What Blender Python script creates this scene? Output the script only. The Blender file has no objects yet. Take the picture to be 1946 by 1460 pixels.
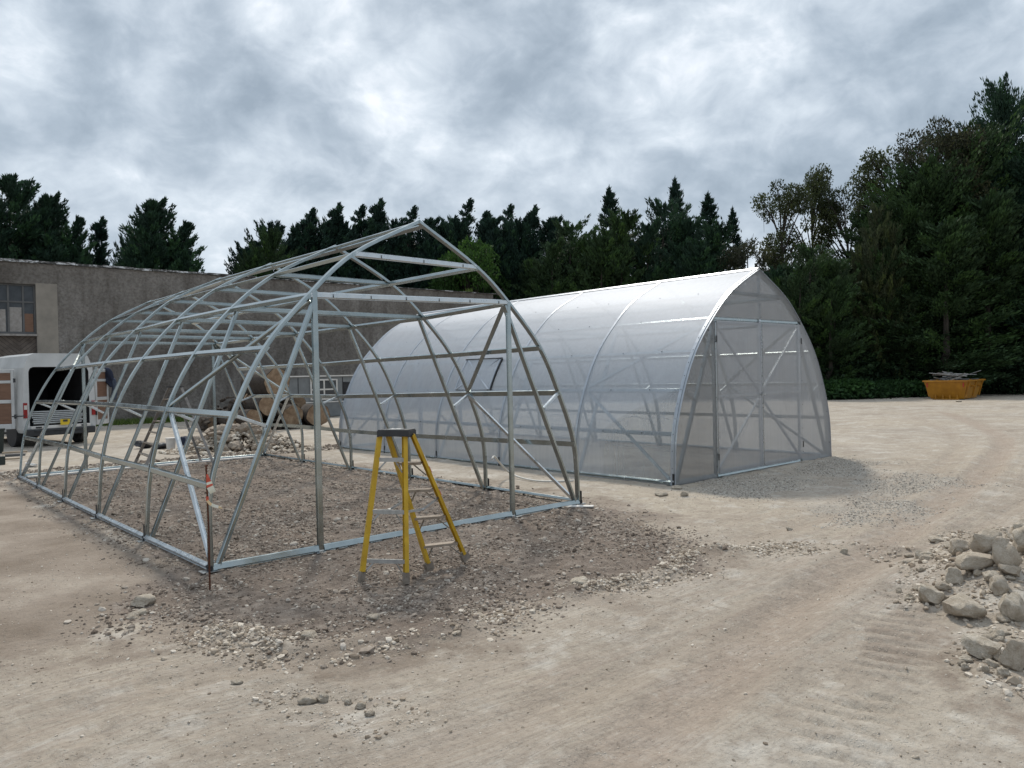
import bpy, math, random
import numpy as np
from mathutils import Vector, Matrix
R = math.radians
scene = bpy.context.scene
C = bpy.context.collection

# ------------------------------------------------------------------ camera
CAM = np.array([-2.4663, -7.2442, 1.76])
YAW, PITCH, ROLL, FPX = 0.7148521, -0.0107218, -0.0232126, 1454.34
_f = np.array([math.sin(YAW)*math.cos(PITCH), math.cos(YAW)*math.cos(PITCH), math.sin(PITCH)])
_r = np.array([math.cos(YAW), -math.sin(YAW), 0.0]); _u = np.cross(_r, _f)
_c, _s = math.cos(ROLL), math.sin(ROLL)
CR, CU, CF = _c*_r+_s*_u, -_s*_r+_c*_u, _f
cd = bpy.data.cameras.new('camera'); cam = bpy.data.objects.new('camera', cd); C.objects.link(cam)
cd.sensor_width = 36; cd.sensor_fit = 'HORIZONTAL'; cd.lens = FPX/1946*36
cd.clip_start = 0.05; cd.clip_end = 2000
cam.matrix_world = Matrix(((CR[0], CU[0], -CF[0], CAM[0]), (CR[1], CU[1], -CF[1], CAM[1]), (CR[2], CU[2], -CF[2], CAM[2]), (0, 0, 0, 1)))
scene.camera = cam
scene.render.resolution_x = 1024; scene.render.resolution_y = 768
def ray(px, py): return CF+(px-973)/FPX*CR-(py-730)/FPX*CU
def G(px, py, z=0.0):
    d = ray(px, py); return CAM+(z-CAM[2])/d[2]*d
def DZ(px, py, Z): return CAM+Z*ray(px, py)

# ------------------------------------------------------------------ sky, sun, exposure
SUN_AZ, SUN_EL = R(33), R(50)       # azimuth from +Y towards +X
world = bpy.data.worlds.new('World'); scene.world = world; world.use_nodes = True
wt = world.node_tree; wt.nodes.clear(); WN = wt.nodes; WL = wt.links
def wn(t, **k):
    n = WN.new(t)
    for a, b in k.items(): setattr(n, a, b)
    return n
wout = wn('ShaderNodeOutputWorld')
sky = wn('ShaderNodeTexSky', sky_type='NISHITA', sun_disc=False, sun_elevation=SUN_EL, sun_rotation=SUN_AZ)
sky.air_density = 1.0; sky.dust_density = 1.5
bg1 = wn('ShaderNodeBackground'); bg1.inputs[1].default_value = 0.10; WL.new(sky.outputs[0], bg1.inputs[0])
tc = wn('ShaderNodeTexCoord'); sep = wn('ShaderNodeSeparateXYZ'); WL.new(tc.outputs['Generated'], sep.inputs[0])
def wmath(op, a, b=None, c=None, clamp=False):
    n = wn('ShaderNodeMath', operation=op, use_clamp=clamp)
    for i, v in enumerate((a, b, c)):
        if v is None: continue
        if isinstance(v, (int, float)): n.inputs[i].default_value = v
        else: WL.new(v, n.inputs[i])
    return n.outputs[0]
ZO = 0.55
zc = wmath('ADD', wmath('MAXIMUM', sep.outputs[2], 0.0), ZO)
px_ = wmath('DIVIDE', sep.outputs[0], zc); py_ = wmath('DIVIDE', sep.outputs[1], zc)
comb = wn('ShaderNodeCombineXYZ'); WL.new(px_, comb.inputs[0]); WL.new(py_, comb.inputs[1])
def wnoise(scale, detail, rough, dist, off, src=None, sc=(1, 1, 1)):
    m = wn('ShaderNodeMapping'); m.inputs['Location'].default_value = off; m.inputs['Scale'].default_value = sc; WL.new(src or comb.outputs[0], m.inputs[0])
    n = wn('ShaderNodeTexNoise'); n.inputs['Scale'].default_value = scale; n.inputs['Detail'].default_value = detail
    n.inputs['Roughness'].default_value = rough; n.inputs['Distortion'].default_value = dist
    WL.new(m.outputs[0], n.inputs['Vector']); return n.outputs['Fac']
nA = wnoise(2.1, 9, 0.52, 0.35, (3.1, 1.7, 0.4))
nB = wnoise(7.5, 10, 0.55, 0.3, (7.3, 2.2, 1.4), tc.outputs['Generated'], (1, 1, 1.35))
nD = wnoise(17.0, 8, 0.55, 0.5, (1.3, 4.2, 2.4), tc.outputs['Generated'], (1, 1, 1.4))
nC = wnoise(0.9, 3, 0.5, 0.0, (1.3, 5.2, 3.4))
val = wmath('ADD', wmath('ADD', wmath('MULTIPLY', nA, 0.32), wmath('MULTIPLY', nB, 0.50)), wmath('MULTIPLY', nC, 0.12))
val = wmath('ADD', val, wmath('MULTIPLY', wmath('SUBTRACT', nD, 0.5), 0.27))
val = wmath('ADD', val, 0.012)
# thick dark and thin bright cloud banks, placed in the cloud layer
def bank(px, py, rad, amp):
    d = ray(px, py); d = d/np.linalg.norm(d); k = 1/(max(d[2], 0)+ZO)
    v = wn('ShaderNodeVectorMath', operation='DISTANCE'); WL.new(comb.outputs[0], v.inputs[0]); v.inputs[1].default_value = (d[0]*k, d[1]*k, 0)
    t = wmath('MULTIPLY', v.outputs['Value'], 1/rad); t = wmath('MULTIPLY', t, t)
    return wmath('MULTIPLY', wmath('POWER', 2.718, wmath('MULTIPLY', t, -1)), amp)
for b in ((430, 225, .12, -.085), (1060, 150, .12, -.09), (880, 40, .10, -.06), (60, 60, .16, .07), (760, 150, .09, .05), (1400, 60, .16, .025), (660, 220, .10, .04),
          (1880, 200, .25, -.055), (1680, 280, .20, -.04), (420, 430, .2, .05), (1000, 350, .2, .02), (600, 30, .12, .06), (1280, 170, .15, .025),
          (200, 250, .14, .03), (230, 75, .05, -.08), (1600, 120, .12, -.04), (120, 330, .2, -.03), (1250, 300, .2, .03)):
    val = wmath('ADD', val, bank(*b))
cr = wn('ShaderNodeValToRGB'); WL.new(val, cr.inputs[0])
el = cr.color_ramp.elements
el[0].position = 0.32; el[0].color = (0.26, 0.32, 0.385, 1)
el[1].position = 0.62; el[1].color = (0.78, 0.82, 0.87, 1)
for p, c in ((0.41, (0.35, 0.415, 0.485, 1)), (0.47, (0.44, 0.505, 0.575, 1)), (0.54, (0.56, 0.625, 0.69, 1))):
    e = el.new(p); e.color = c
# cloud cover is brighter overhead, near the sun, than low down
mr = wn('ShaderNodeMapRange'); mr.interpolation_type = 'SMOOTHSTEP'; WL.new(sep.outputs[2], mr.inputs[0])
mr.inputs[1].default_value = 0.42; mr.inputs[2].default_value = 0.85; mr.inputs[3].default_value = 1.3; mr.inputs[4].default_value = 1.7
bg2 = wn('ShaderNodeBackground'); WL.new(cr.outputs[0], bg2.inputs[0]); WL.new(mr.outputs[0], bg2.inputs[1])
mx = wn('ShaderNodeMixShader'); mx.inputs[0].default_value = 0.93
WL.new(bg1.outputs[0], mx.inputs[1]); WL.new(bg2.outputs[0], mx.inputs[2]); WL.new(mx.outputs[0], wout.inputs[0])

sd = bpy.data.lights.new('sun', 'SUN'); sd.energy = 2.9; sd.angle = R(6); sd.color = (1.0, 0.93, 0.82)
sun = bpy.data.objects.new('sun', sd); C.objects.link(sun)
sdir = Vector((math.sin(SUN_AZ)*math.cos(SUN_EL), math.cos(SUN_AZ)*math.cos(SUN_EL), math.sin(SUN_EL)))
sun.rotation_euler = sdir.to_track_quat('Z', 'Y').to_euler()
scene.view_settings.view_transform = 'Standard'; scene.view_settings.look = 'None'
scene.view_settings.exposure = 0.0; scene.view_settings.gamma = 1.0
scene.render.engine = 'CYCLES'
scene.cycles.transparent_max_bounces = 48
scene.cycles.max_bounces = 8

# ------------------------------------------------------------------ helpers
def tag(o, label=None, cat=None, group=None, kind=None):
    if label: o['label'] = label
    if cat: o['category'] = cat
    if group: o['group'] = group
    if kind: o['kind'] = kind
    return o
def thing(name, label, cat, loc=(0, 0, 0), rz=0.0, group=None):
    o = bpy.data.objects.new(name, None); C.objects.link(o); o.location = loc; o.rotation_euler = (0, 0, rz)
    o.empty_display_size = 0.2
    return tag(o, label, cat, group)
def link(name, me, mat=None, parent=None):
    o = bpy.data.objects.new(name, me); C.objects.link(o)
    if parent is not None: o.parent = parent
    if mat is not None and not me.materials: me.materials.append(mat)
    return o
def np_mesh(name, V, F, attrs=None, smooth=False):
    V = np.asarray(V, np.float32); F = np.asarray(F, np.int32); n, k = F.shape
    me = bpy.data.meshes.new(name); me.vertices.add(len(V)); me.vertices.foreach_set('co', V.ravel())
    me.loops.add(n*k); me.loops.foreach_set('vertex_index', F.ravel())
    me.polygons.add(n); me.polygons.foreach_set('loop_start', np.arange(0, n*k, k, dtype=np.int32))
    me.polygons.foreach_set('loop_total', np.full(n, k, np.int32))
    me.polygons.foreach_set('use_smooth', np.full(n, smooth, bool))
    for a, vals in (attrs or {}).items():
        at = me.attributes.new(a, 'FLOAT', 'POINT'); at.data.foreach_set('value', np.asarray(vals, np.float32))
    me.update(calc_edges=True); me.validate(); return me
class MB:
    def __init__(s): s.v = []; s.f = []
    def add(s, vs, fs):
        b = len(s.v); s.v += [tuple(map(float, v)) for v in vs]; s.f += [tuple(b+i for i in f) for f in fs]; return s
    def box(s, c, d, M=None):
        x, y, z = d[0]/2, d[1]/2, d[2]/2
        vs = [Vector((i*x, j*y, k*z)) for k in (-1, 1) for j in (-1, 1) for i in (-1, 1)]
        if M is not None: vs = [M @ v for v in vs]
        vs = [v+Vector(c) for v in vs]
        return s.add(vs, [(0, 2, 3, 1), (4, 5, 7, 6), (0, 1, 5, 4), (2, 6, 7, 3), (0, 4, 6, 2), (1, 3, 7, 5)])
    def prism(s, pts, h0, h1, fn):
        """pts 2D outline; fn(a,b,h) -> 3D point"""
        n = len(pts); vs = [fn(a, b, h0) for a, b in pts]+[fn(a, b, h1) for a, b in pts]
        return s.add(vs, [tuple(range(n))[::-1], tuple(range(n, 2*n))]+[(i, (i+1) % n, n+(i+1) % n, n+i) for i in range(n)])
    def sweep(s, prof, path, ups, closed_caps=True):
        """prof: 2D (side, up) outline; ups: an up vector per path point"""
        n = len(prof); P = [Vector(p) for p in path]; m = len(P); vs = []
        for i in range(m):
            t = (P[min(i+1, m-1)]-P[max(i-1, 0)]).normalized()
            up = Vector(ups[i] if isinstance(ups, list) else ups); up = (up-t*up.dot(t)).normalized(); sd_ = t.cross(up)
            vs += [P[i]+sd_*a+up*b for a, b in prof]
        fs = [(i*n+j, i*n+(j+1) % n, (i+1)*n+(j+1) % n, (i+1)*n+j) for i in range(m-1) for j in range(n)]
        if closed_caps: fs += [tuple(range(n))[::-1], tuple(range((m-1)*n, m*n))]
        return s.add(vs, fs)
    def bar(s, p0, p1, w, d, up=(0, 0, 1)):
        return s.sweep([(-w/2, -d/2), (w/2, -d/2), (w/2, d/2), (-w/2, d/2)], [p0, p1], up)
    def tube(s, path, r, n=8, r1=None):
        m = len(path); vs = []; P = [Vector(p) for p in path]
        for i in range(m):
            t = (P[min(i+1, m-1)]-P[max(i-1, 0)]).normalized()
            u = t.orthogonal().normalized() if i == 0 else (u-t*u.dot(t)).normalized()
            w = t.cross(u); rr = r if r1 is None else r+(r1-r)*i/(m-1)
            vs += [P[i]+(u*math.cos(a)+w*math.sin(a))*rr for a in [2*math.pi*k/n for k in range(n)]]
        fs = [(i*n+j, i*n+(j+1) % n, (i+1)*n+(j+1) % n, (i+1)*n+j) for i in range(m-1) for j in range(n)]
        fs += [tuple(range(n))[::-1], tuple(range((m-1)*n, m*n))]
        return s.add(vs, fs)
    def build(s, name, mat, parent=None, smooth=False, bevel=0):
        me = bpy.data.meshes.new(name); me.from_pydata(s.v, [], s.f)
        if smooth:
            for p in me.polygons: p.use_smooth = True
        me.update(); o = link(name, me, mat, parent)
        if bevel:
            b = o.modifiers.new('bevel', 'BEVEL'); b.width = bevel; b.segments = 2; b.limit_method = 'ANGLE'
        return o
def copy_tree(o, parent=None):
    c = o.copy(); C.objects.link(c)
    if parent is not None: c.parent = parent
    for ch in list(o.children): copy_tree(ch, c)
    return c

# ------------------------------------------------------------------ numpy value noise
_rs = np.random.RandomState(7); _LAT = _rs.rand(256, 256).astype(np.float32)
def vnoise(x, y):
    xi = np.floor(x).astype(int); yi = np.floor(y).astype(int); fx = x-xi; fy = y-yi
    fx = fx*fx*(3-2*fx); fy = fy*fy*(3-2*fy)
    g = lambda a, b: _LAT[a & 255, b & 255]
    return (g(xi, yi)*(1-fx)+g(xi+1, yi)*fx)*(1-fy)+(g(xi, yi+1)*(1-fx)+g(xi+1, yi+1)*fx)*fy
def fbm(x, y, o=4, f=1.0):
    s = 0; a = 1; t = 0
    for i in range(o):
        s = s+a*vnoise(x*f+17.3*i, y*f+9.1*i); t += a; a *= .5; f *= 2.03
    return s/t

# ------------------------------------------------------------------ materials
def mat(name):
    m = bpy.data.materials.new(name); m.use_nodes = True
    n = m.node_tree.nodes; b = n['Principled BSDF']; return m, n, m.node_tree.links, b
def node(N, t, **k):
    n = N.new(t)
    for a, b in k.items(): setattr(n, a, b)
    return n
def noise(N, L, scale, detail=5, rough=.55, coord=None, dist=0, stretch=None):
    n = N.new('ShaderNodeTexNoise'); n.inputs['Scale'].default_value = scale; n.inputs['Detail'].default_value = detail
    n.inputs['Roughness'].default_value = rough; n.inputs['Distortion'].default_value = dist
    if coord is not None:
        if stretch:
            m = N.new('ShaderNodeMapping'); m.inputs['Scale'].default_value = stretch; L.new(coord, m.inputs[0]); coord = m.outputs[0]
        L.new(coord, n.inputs['Vector'])
    return n.outputs['Fac']
def ramp(N, L, fac, stops):
    r = N.new('ShaderNodeValToRGB'); L.new(fac, r.inputs[0]); e = r.color_ramp.elements
    e[0].position, e[0].color = stops[0][0], (*stops[0][1], 1); e[1].position, e[1].color = stops[-1][0], (*stops[-1][1], 1)
    for p, c in stops[1:-1]:
        q = e.new(p); q.color = (*c, 1)
    return r.outputs[0]
def mixc(N, L, fac, a, b, mode='MIX'):
    m = N.new('ShaderNodeMix'); m.data_type = 'RGBA'; m.blend_type = mode
    if isinstance(fac, (int, float)): m.inputs[0].default_value = fac
    else: L.new(fac, m.inputs[0])
    for i, v in ((6, a), (7, b)):
        if isinstance(v, tuple): m.inputs[i].default_value = (*v, 1) if len(v) == 3 else v
        else: L.new(v, m.inputs[i])
    return m.outputs[2]
def nmath(N, L, op, a, b=None, clamp=False):
    n = N.new('ShaderNodeMath'); n.operation = op; n.use_clamp = clamp
    for i, v in enumerate((a, b)):
        if v is None: continue
        if isinstance(v, (int, float)): n.inputs[i].default_value = v
        else: L.new(v, n.inputs[i])
    return n.outputs[0]
def bump(N, L, h, strength, dist, b):
    u = N.new('ShaderNodeBump'); u.inputs['Strength'].default_value = strength; u.inputs['Distance'].default_value = dist
    L.new(h, u.inputs['Height']); L.new(u.outputs[0], b.inputs['Normal']); return u
def objc(N): return N.new('ShaderNodeTexCoord').outputs['Object']
def geo(N): return N.new('ShaderNodeNewGeometry').outputs['Position']
def simple(name, c0, c1, rough=.6, metal=0.0, scale=8, bumpd=0, detail=6, spec=None, r1=None, stretch=None):
    m, N, L, b = mat(name); co = objc(N); f = noise(N, L, scale, detail, .6, co, stretch=stretch)
    L.new(ramp(N, L, f, [(.3, c0), (.7, c1)]), b.inputs['Base Color'])
    b.inputs['Metallic'].default_value = metal; b.inputs['Roughness'].default_value = rough
    if r1 is not None:
        r = N.new('ShaderNodeMapRange'); L.new(f, r.inputs[0]); r.inputs[1].default_value = .3; r.inputs[2].default_value = .7
        r.inputs[3].default_value = rough; r.inputs[4].default_value = r1; L.new(r.outputs[0], b.inputs['Roughness'])
    if spec is not None: b.inputs['Specular IOR Level'].default_value = spec
    if bumpd: bump(N, L, noise(N, L, scale*4, 5, .6, co), .6, bumpd, b)
    return m
M = {}
M['steel'] = simple('galvanised_steel', (.31, .355, .36), (.42, .465, .47), .14, 1.0, 5, 0, r1=.30)
M['bright_steel'] = simple('fresh_galvanised_steel', (.50, .54, .56), (.62, .65, .67), .22, .95, 10, 0, r1=.38)
M['black_steel'] = simple('black_steel', (.012, .012, .014), (.03, .03, .032), .5, .2)
M['dark_screw'] = simple('screw_steel', (.03, .03, .03), (.06, .06, .06), .5, .6)
M['alu'] = simple('dull_aluminium', (.30, .31, .31), (.45, .45, .44), .42, .6, 20, r1=.6)
M['yellow_rail'] = simple('yellow_fibreglass', (.40, .235, .008), (.58, .37, .02), .55, 0, 7)
M['tread'] = simple('muddy_tread', (.20, .155, .115), (.32, .27, .22), .7, .1, 16)
M['mudfoot'] = simple('muddy_foot', (.16, .13, .10), (.25, .22, .19), .9, 0, 20)
M['rust'] = simple('rusty_iron', (.06, .022, .012), (.13, .05, .025), .9, .2, 60)
M['white_paint'] = simple('white_van_paint', (.40, .41, .41), (.56, .57, .57), .35, 0, 1.5)
M['black_plastic'] = simple('black_plastic', (.018, .019, .021), (.035, .036, .04), .55, 0, 10)
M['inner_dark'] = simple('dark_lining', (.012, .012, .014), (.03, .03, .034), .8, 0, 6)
M['ply'] = simple('brown_plywood', (.13, .068, .042), (.20, .11, .07), .7, 0, 3, stretch=(1, 1, 8))
M['tyre'] = simple('tyre_rubber', (.02, .02, .02), (.035, .033, .03), .85, 0, 10)
M['navy'] = simple('navy_cloth', (.008, .012, .028), (.02, .028, .055), .9, 0, 9, .01)
M['denim'] = simple('grey_blue_cloth', (.035, .045, .07), (.06, .075, .11), .9, 0, 9, .01)
M['red_lens'] = simple('red_lamp_lens', (.20, .008, .008), (.30, .02, .02), .25, 0, 8)
M['plate_yellow'] = simple('yellow_plate', (.65, .45, .02), (.7, .5, .03), .4, 0, 8)
M['wood'] = simple('weathered_wood', (.22, .17, .12), (.38, .31, .23), .8, 0, 6, stretch=(1, 1, 6))
M['grey_wood'] = simple('grey_weathered_wood', (.20, .18, .165), (.33, .31, .29), .8, 0, 7)
M['white_board'] = simple('dusty_white_board', (.50, .48, .45), (.66, .64, .61), .7, 0, 5)
M['skip_yellow'] = simple('skip_yellow_paint', (.30, .125, .006), (.46, .21, .012), .5, 0, 2.5)
M['red_mark'] = simple('red_marker', (.35, .02, .01), (.45, .04, .02), .5)
M['bag'] = simple('black_bin_bag', (.008, .008, .01), (.02, .02, .024), .28, 0, 9, .01)
M['cabin_grey'] = simple('grey_cabin_panel', (.13, .14, .145), (.19, .20, .205), .6, 0, 4)
M['glass_dark'] = simple('dusty_glass', (.015, .018, .022), (.05, .055, .06), .12, 0, 3)
M['flag_red'] = simple('red_tape', (.45, .06, .03), (.55, .10, .05), .6)
M['flag_white'] = simple('white_tape', (.62, .60, .45), (.72, .72, .66), .6)
M['flag_orange'] = simple('orange_tape', (.60, .38, .15), (.7, .55, .35), .6)
M['hose'] = simple('pale_hose', (.45, .44, .40), (.6, .58, .54), .5)
M['blue'] = simple('blue_plastic', (.10, .13, .35), (.18, .22, .45), .5)


# ================================================================== GROUND
def W2(*pp): return np.array([G(*p)[:2] for p in pp])
SOIL = np.vstack([[(-.12, 10.4), (-.12, .15)], W2((250, 1135), (230, 1180), (420, 1205), (600, 1235), (880, 1190), (1100, 1120), (1290, 1080), (1310, 1045), (1215, 985)), [(5.05, -.1), (5.05, 10.4)]])
DIRT = np.vstack([[(-.3, 12)], W2((-400, 1000), (-400, 1290), (0, 1270), (230, 1210), (420, 1180), (395, 1100)), [(0, 1)]])
GRAV = W2((1275, 930), (1300, 945), (1400, 948), (1520, 925), (1630, 900), (1690, 880), (1640, 872), (1560, 882), (1400, 905))
GRAV3 = W2((1560, 975), (1640, 990), (1740, 960), (1800, 915), (1740, 900), (1640, 930))
HEAPG = W2((1700, 1080), (1715, 1150), (1790, 1165), (1850, 1190), (1830, 1270), (1860, 1320), (1990, 1330), (2100, 1250), (2100, 1000), (1830, 1010))
GRAV2 = W2((1640, 1190), (1760, 1170), (1900, 1300), (1960, 1420), (1760, 1330), (1640, 1240))
BERM = W2((420, 1212), (600, 1238), (760, 1215), (880, 1195), (1000, 1160), (1100, 1125), (1200, 1105), (1290, 1085), (1330, 1050), (1420, 1045), (1600, 1040), (1740, 1050))
def poly_sd(px, py, poly):
    d = np.full(px.shape, 1e9); inside = np.zeros(px.shape, bool); n = len(poly)
    for i in range(n):
        a, b = poly[i], poly[(i+1) % n]; e = b-a; l = e@e+1e-12
        t = np.clip(((px-a[0])*e[0]+(py-a[1])*e[1])/l, 0, 1)
        d = np.minimum(d, np.hypot(px-a[0]-t*e[0], py-a[1]-t*e[1]))
        c = ((a[1] > py) != (b[1] > py)) & (px < (b[0]-a[0])*(py-a[1])/(b[1]-a[1]+1e-12)+a[0]); inside ^= c
    return np.where(inside, -d, d)
def line_sd(px, py, pl):
    """signed lateral distance and length along a polyline"""
    best = np.full(px.shape, 1e9); side = np.zeros(px.shape); along = np.zeros(px.shape); s0 = 0
    for i in range(len(pl)-1):
        a, b = pl[i], pl[i+1]; e = b-a; l = math.hypot(*e); t = np.clip(((px-a[0])*e[0]+(py-a[1])*e[1])/l/l, 0, 1)
        d = np.hypot(px-a[0]-t*e[0], py-a[1]-t*e[1]); k = d < best
        sg = np.sign((px-a[0])*e[1]-(py-a[1])*e[0])
        best = np.where(k, d, best); side = np.where(k, d*sg, side); along = np.where(k, s0+t*l, along); s0 += l
    return side, along
def spline2(pl, n=8):
    pl = np.asarray(pl); out = []
    P = np.vstack([2*pl[0]-pl[1], pl, 2*pl[-1]-pl[-2]])
    for i in range(1, len(P)-2):
        for k in range(n):
            t = k/n; a, b, c, d = P[i-1], P[i], P[i+1], P[i+2]
            out.append(.5*((2*b)+(c-a)*t+(2*a-5*b+4*c-d)*t*t+(3*b-a-3*c+d)*t**3))
    out.append(pl[-1]); return np.array(out)
TRACK = spline2(W2((-300, 1700), (300, 1420), (760, 1300), (1130, 1180), (1480, 1060), (1720, 985), (1870, 900), (1880, 830), (1760, 785)))
TRACK2 = spline2(W2((1130, 1540), (1200, 1440), (1350, 1300), (1500, 1160), (1640, 1065), (1760, 975), (1870, 895), (1900, 830), (1800, 785)))
TREAD = spline2(W2((1560, 1640), (1590, 1460), (1640, 1340), (1680, 1250), (1720, 1170), (1740, 1130)), 4)
HC = G(2010, 1120)[:2]
def smooth(a, b, x): t = np.clip((x-a)/(b-a), 0, 1); return t*t*(3-2*t)
def masks(x, y):
    wob = (fbm(x, y, 4, 1.6)-.5)
    soil = 1-smooth(-.28, .22, poly_sd(x, y, SOIL)+wob*1.25)
    dirt = (1-smooth(-.3, .7, poly_sd(x, y, DIRT)+wob*1.6))*.85
    dirt = np.maximum(dirt, .62*(1-smooth(.05, .95, poly_sd(x, y, SOIL)+wob*1.4)))
    grav = np.maximum(.9*(1-smooth(-.35, .5, poly_sd(x, y, GRAV)+wob*1.6)), .75*(1-smooth(-.4, .5, poly_sd(x, y, GRAV3)+wob*1.8)))
    dirt = np.maximum(dirt, .5*(1-smooth(-.2, .3, poly_sd(x, y, GRAV2)+wob*.6)))
    heap = 1-smooth(-.12, .1, poly_sd(x, y, HEAPG)+wob*.4)
    return soil, dirt, grav, heap
def height(x, y):
    soil, dirt, grav, heap = masks(x, y)
    h = (fbm(x, y, 3, .45)-.5)*.035+(fbm(x, y, 3, 3.1)-.5)*.02
    rid = 1-np.abs(fbm(x*1.0, y*1.0, 3, 4.3)*2-1); h += (rid-.7)*.03*smooth(.48, .62, fbm(x+31, y+7, 3, .9))*(1-soil)
    h += soil*((fbm(x, y, 4, 5)-.42)*.055+(fbm(x+9, y, 2, 14)-.5)*.03)
    h += grav*(fbm(x, y+5, 3, 9)-.5)*.02
    h += heap*.05*(fbm(x, y, 3, 4))
    hx, hy = HC; h += .30*np.exp(-(((x-hx)*.9)**2+((y-hy)*.9)**2)/.9)*(1-smooth(-.75, .1, poly_sd(x, y, HEAPG)))
    # loose ridge of spoil pushed up along the track edge
    b, s = line_sd(x, y, BERM); h += .045*np.exp(-(b/.13)**2)*smooth(.3, .65, fbm(x, y, 3, 2.2))*1.5
    # wheel ruts and streaks that follow the track
    t, s = line_sd(x, y, TRACK); fade = 1-smooth(1.3, 2.2, np.abs(t)); fade = fade*(1-soil)
    st = vnoise(t*9, s*.35)*.6+vnoise(t*23+4, s*.8)*.4
    h += fade*((st-.5)*.016-.03*np.exp(-((np.abs(t)-.75)/.16)**2))
    t3, s3 = line_sd(x, y, TRACK2); h -= (1-soil)*.03*np.exp(-((np.abs(t3))/.2)**2); h += (1-soil)*.02*np.exp(-((np.abs(t3)-.3)/.1)**2)
    t2, s2 = line_sd(x, y, TREAD); f2 = np.exp(-((t2+.12*(vnoise(x*3, y*3)-.5))/.23)**4)*smooth(.28, .44, fbm(x+3, y, 3, 1.7)+.05)
    ph = (s2/.155+.22*vnoise(x*5, y*5)) % 1.0
    h -= f2*.032*np.exp(-((ph-.5)/.13)**2)
    flat = np.clip((28-np.hypot(x-3, y))/10, 0, 1)
    return h*(.25+.75*flat)
def axis(lo, hi, dense, step, grow, end0, end1):
    a = list(np.arange(lo, hi, step)); s = step; p = hi
    mid = dense
    while p < mid: a.append(p); p += step*1.8
    s = step*1.8
    while p < end1: a.append(p); s *= grow; p += s
    s = step; p = lo-step; pre = []
    while p > end0: pre.append(p); s *= grow+.05; p -= s
    return np.array(pre[::-1]+a+[end1])
gx = axis(-2.9, 5.2, 13.5, .025, 1.07, -300, 400); gy = axis(-6.7, -.9, 11, .025, 1.07, -300, 400)
XX, YY = np.meshgrid(gx, gy); ZZ = height(XX, YY)
so, di, gr, he = masks(XX, YY); tl, ts = line_sd(XX, YY, TRACK); tb, _ = line_sd(XX, YY, TRACK2)
nx, ny = len(gx), len(gy); I = np.arange(nx*ny).reshape(ny, nx)
FF = np.stack([I[:-1, :-1], I[:-1, 1:], I[1:, 1:], I[1:, :-1]], -1).reshape(-1, 4)
gme = np_mesh('ground', np.stack([XX, YY, ZZ], -1).reshape(-1, 3), FF,
              dict(soil=so.ravel(), dirt=di.ravel(), gravel=gr.ravel(), tl=tl.ravel(), ts=ts.ravel(), tb=tb.ravel()), smooth=True)
def ground_h(x, y): return float(height(np.array([x]), np.array([y]))[0])
def attr(N, n): a = N.new('ShaderNodeAttribute'); a.attribute_name = n; return a.outputs['Fac']
m, N, L, b = mat('dusty_ground'); P = geo(N)
n1 = noise(N, L, .8, 8, .6, P); n2 = noise(N, L, 6, 8, .65, P); n3 = noise(N, L, 30, 8, .8, P); n4 = noise(N, L, .23, 5, .6, P)
soilm = attr(N, 'soil'); dirtm = attr(N, 'dirt'); gravm = attr(N, 'gravel')
base = ramp(N, L, n1, [(.32, (.29, .25, .208)), (.5, (.40, .355, .30)), (.66, (.49, .445, .385))])
base = mixc(N, L, ramp(N, L, n4, [(.45, (0, 0, 0)), (.62, (1, 1, 1))]), base, (.42, .365, .295))
base = mixc(N, L, nmath(N, L, 'MULTIPLY', ramp(N, L, n2, [(.52, (0, 0, 0)), (.72, (1, 1, 1))]), .5), base, (.33, .28, .235))
base = mixc(N, L, nmath(N, L, 'MULTIPLY', ramp(N, L, noise(N, L, 2.3, 7, .6, P), [(.54, (0, 0, 0)), (.62, (1, 1, 1))]), .5), base, (.56, .53, .48))
# streaks along the track
cmb = N.new('ShaderNodeCombineXYZ'); L.new(attr(N, 'tl'), cmb.inputs[0]); L.new(attr(N, 'ts'), cmb.inputs[1])
st = noise(N, L, 1, 6, .6, cmb.outputs[0], stretch=(13, .7, 1))
fst = noise(N, L, 1, 5, .7, cmb.outputs[0], stretch=(46, 1.1, 1))
tfade = ramp(N, L, nmath(N, L, 'ABSOLUTE', attr(N, 'tl')), [(.35, (1, 1, 1)), (1.0, (0, 0, 0))])
tr = N.new('ShaderNodeMapRange'); L.new(nmath(N, L, 'ABSOLUTE', attr(N, 'tl')), tr.inputs[0]); tr.inputs[1].default_value = 1.2; tr.inputs[2].default_value = 2.2; tr.inputs[3].default_value = .8; tr.inputs[4].default_value = 0
tsf = N.new('ShaderNodeMapRange'); L.new(attr(N, 'ts'), tsf.inputs[0]); tsf.inputs[1].default_value = 9; tsf.inputs[2].default_value = 20; tsf.inputs[3].default_value = 1; tsf.inputs[4].default_value = .2
base = mixc(N, L, nmath(N, L, 'MULTIPLY', nmath(N, L, 'MULTIPLY', tr.outputs[0], tsf.outputs[0]), nmath(N, L, 'MULTIPLY', ramp(N, L, st, [(.42, (0, 0, 0)), (.62, (1, 1, 1))]), ramp(N, L, noise(N, L, .5, 4, .6, P), [(.34, (.15, .15, .15)), (.55, (1, 1, 1))]))), base, (.36, .30, .25))
band = ramp(N, L, nmath(N, L, 'ABSOLUTE', nmath(N, L, 'ADD', attr(N, 'tb'), nmath(N, L, 'MULTIPLY', nmath(N, L, 'SUBTRACT', n1, .5), .3))), [(.0, (1, 1, 1)), (.16, (.8, .8, .8)), (.34, (0, 0, 0))])
base = mixc(N, L, nmath(N, L, 'MULTIPLY', band, nmath(N, L, 'ADD', nmath(N, L, 'MULTIPLY', fst, .9), .25)), base, (.345, .275, .222))
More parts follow.
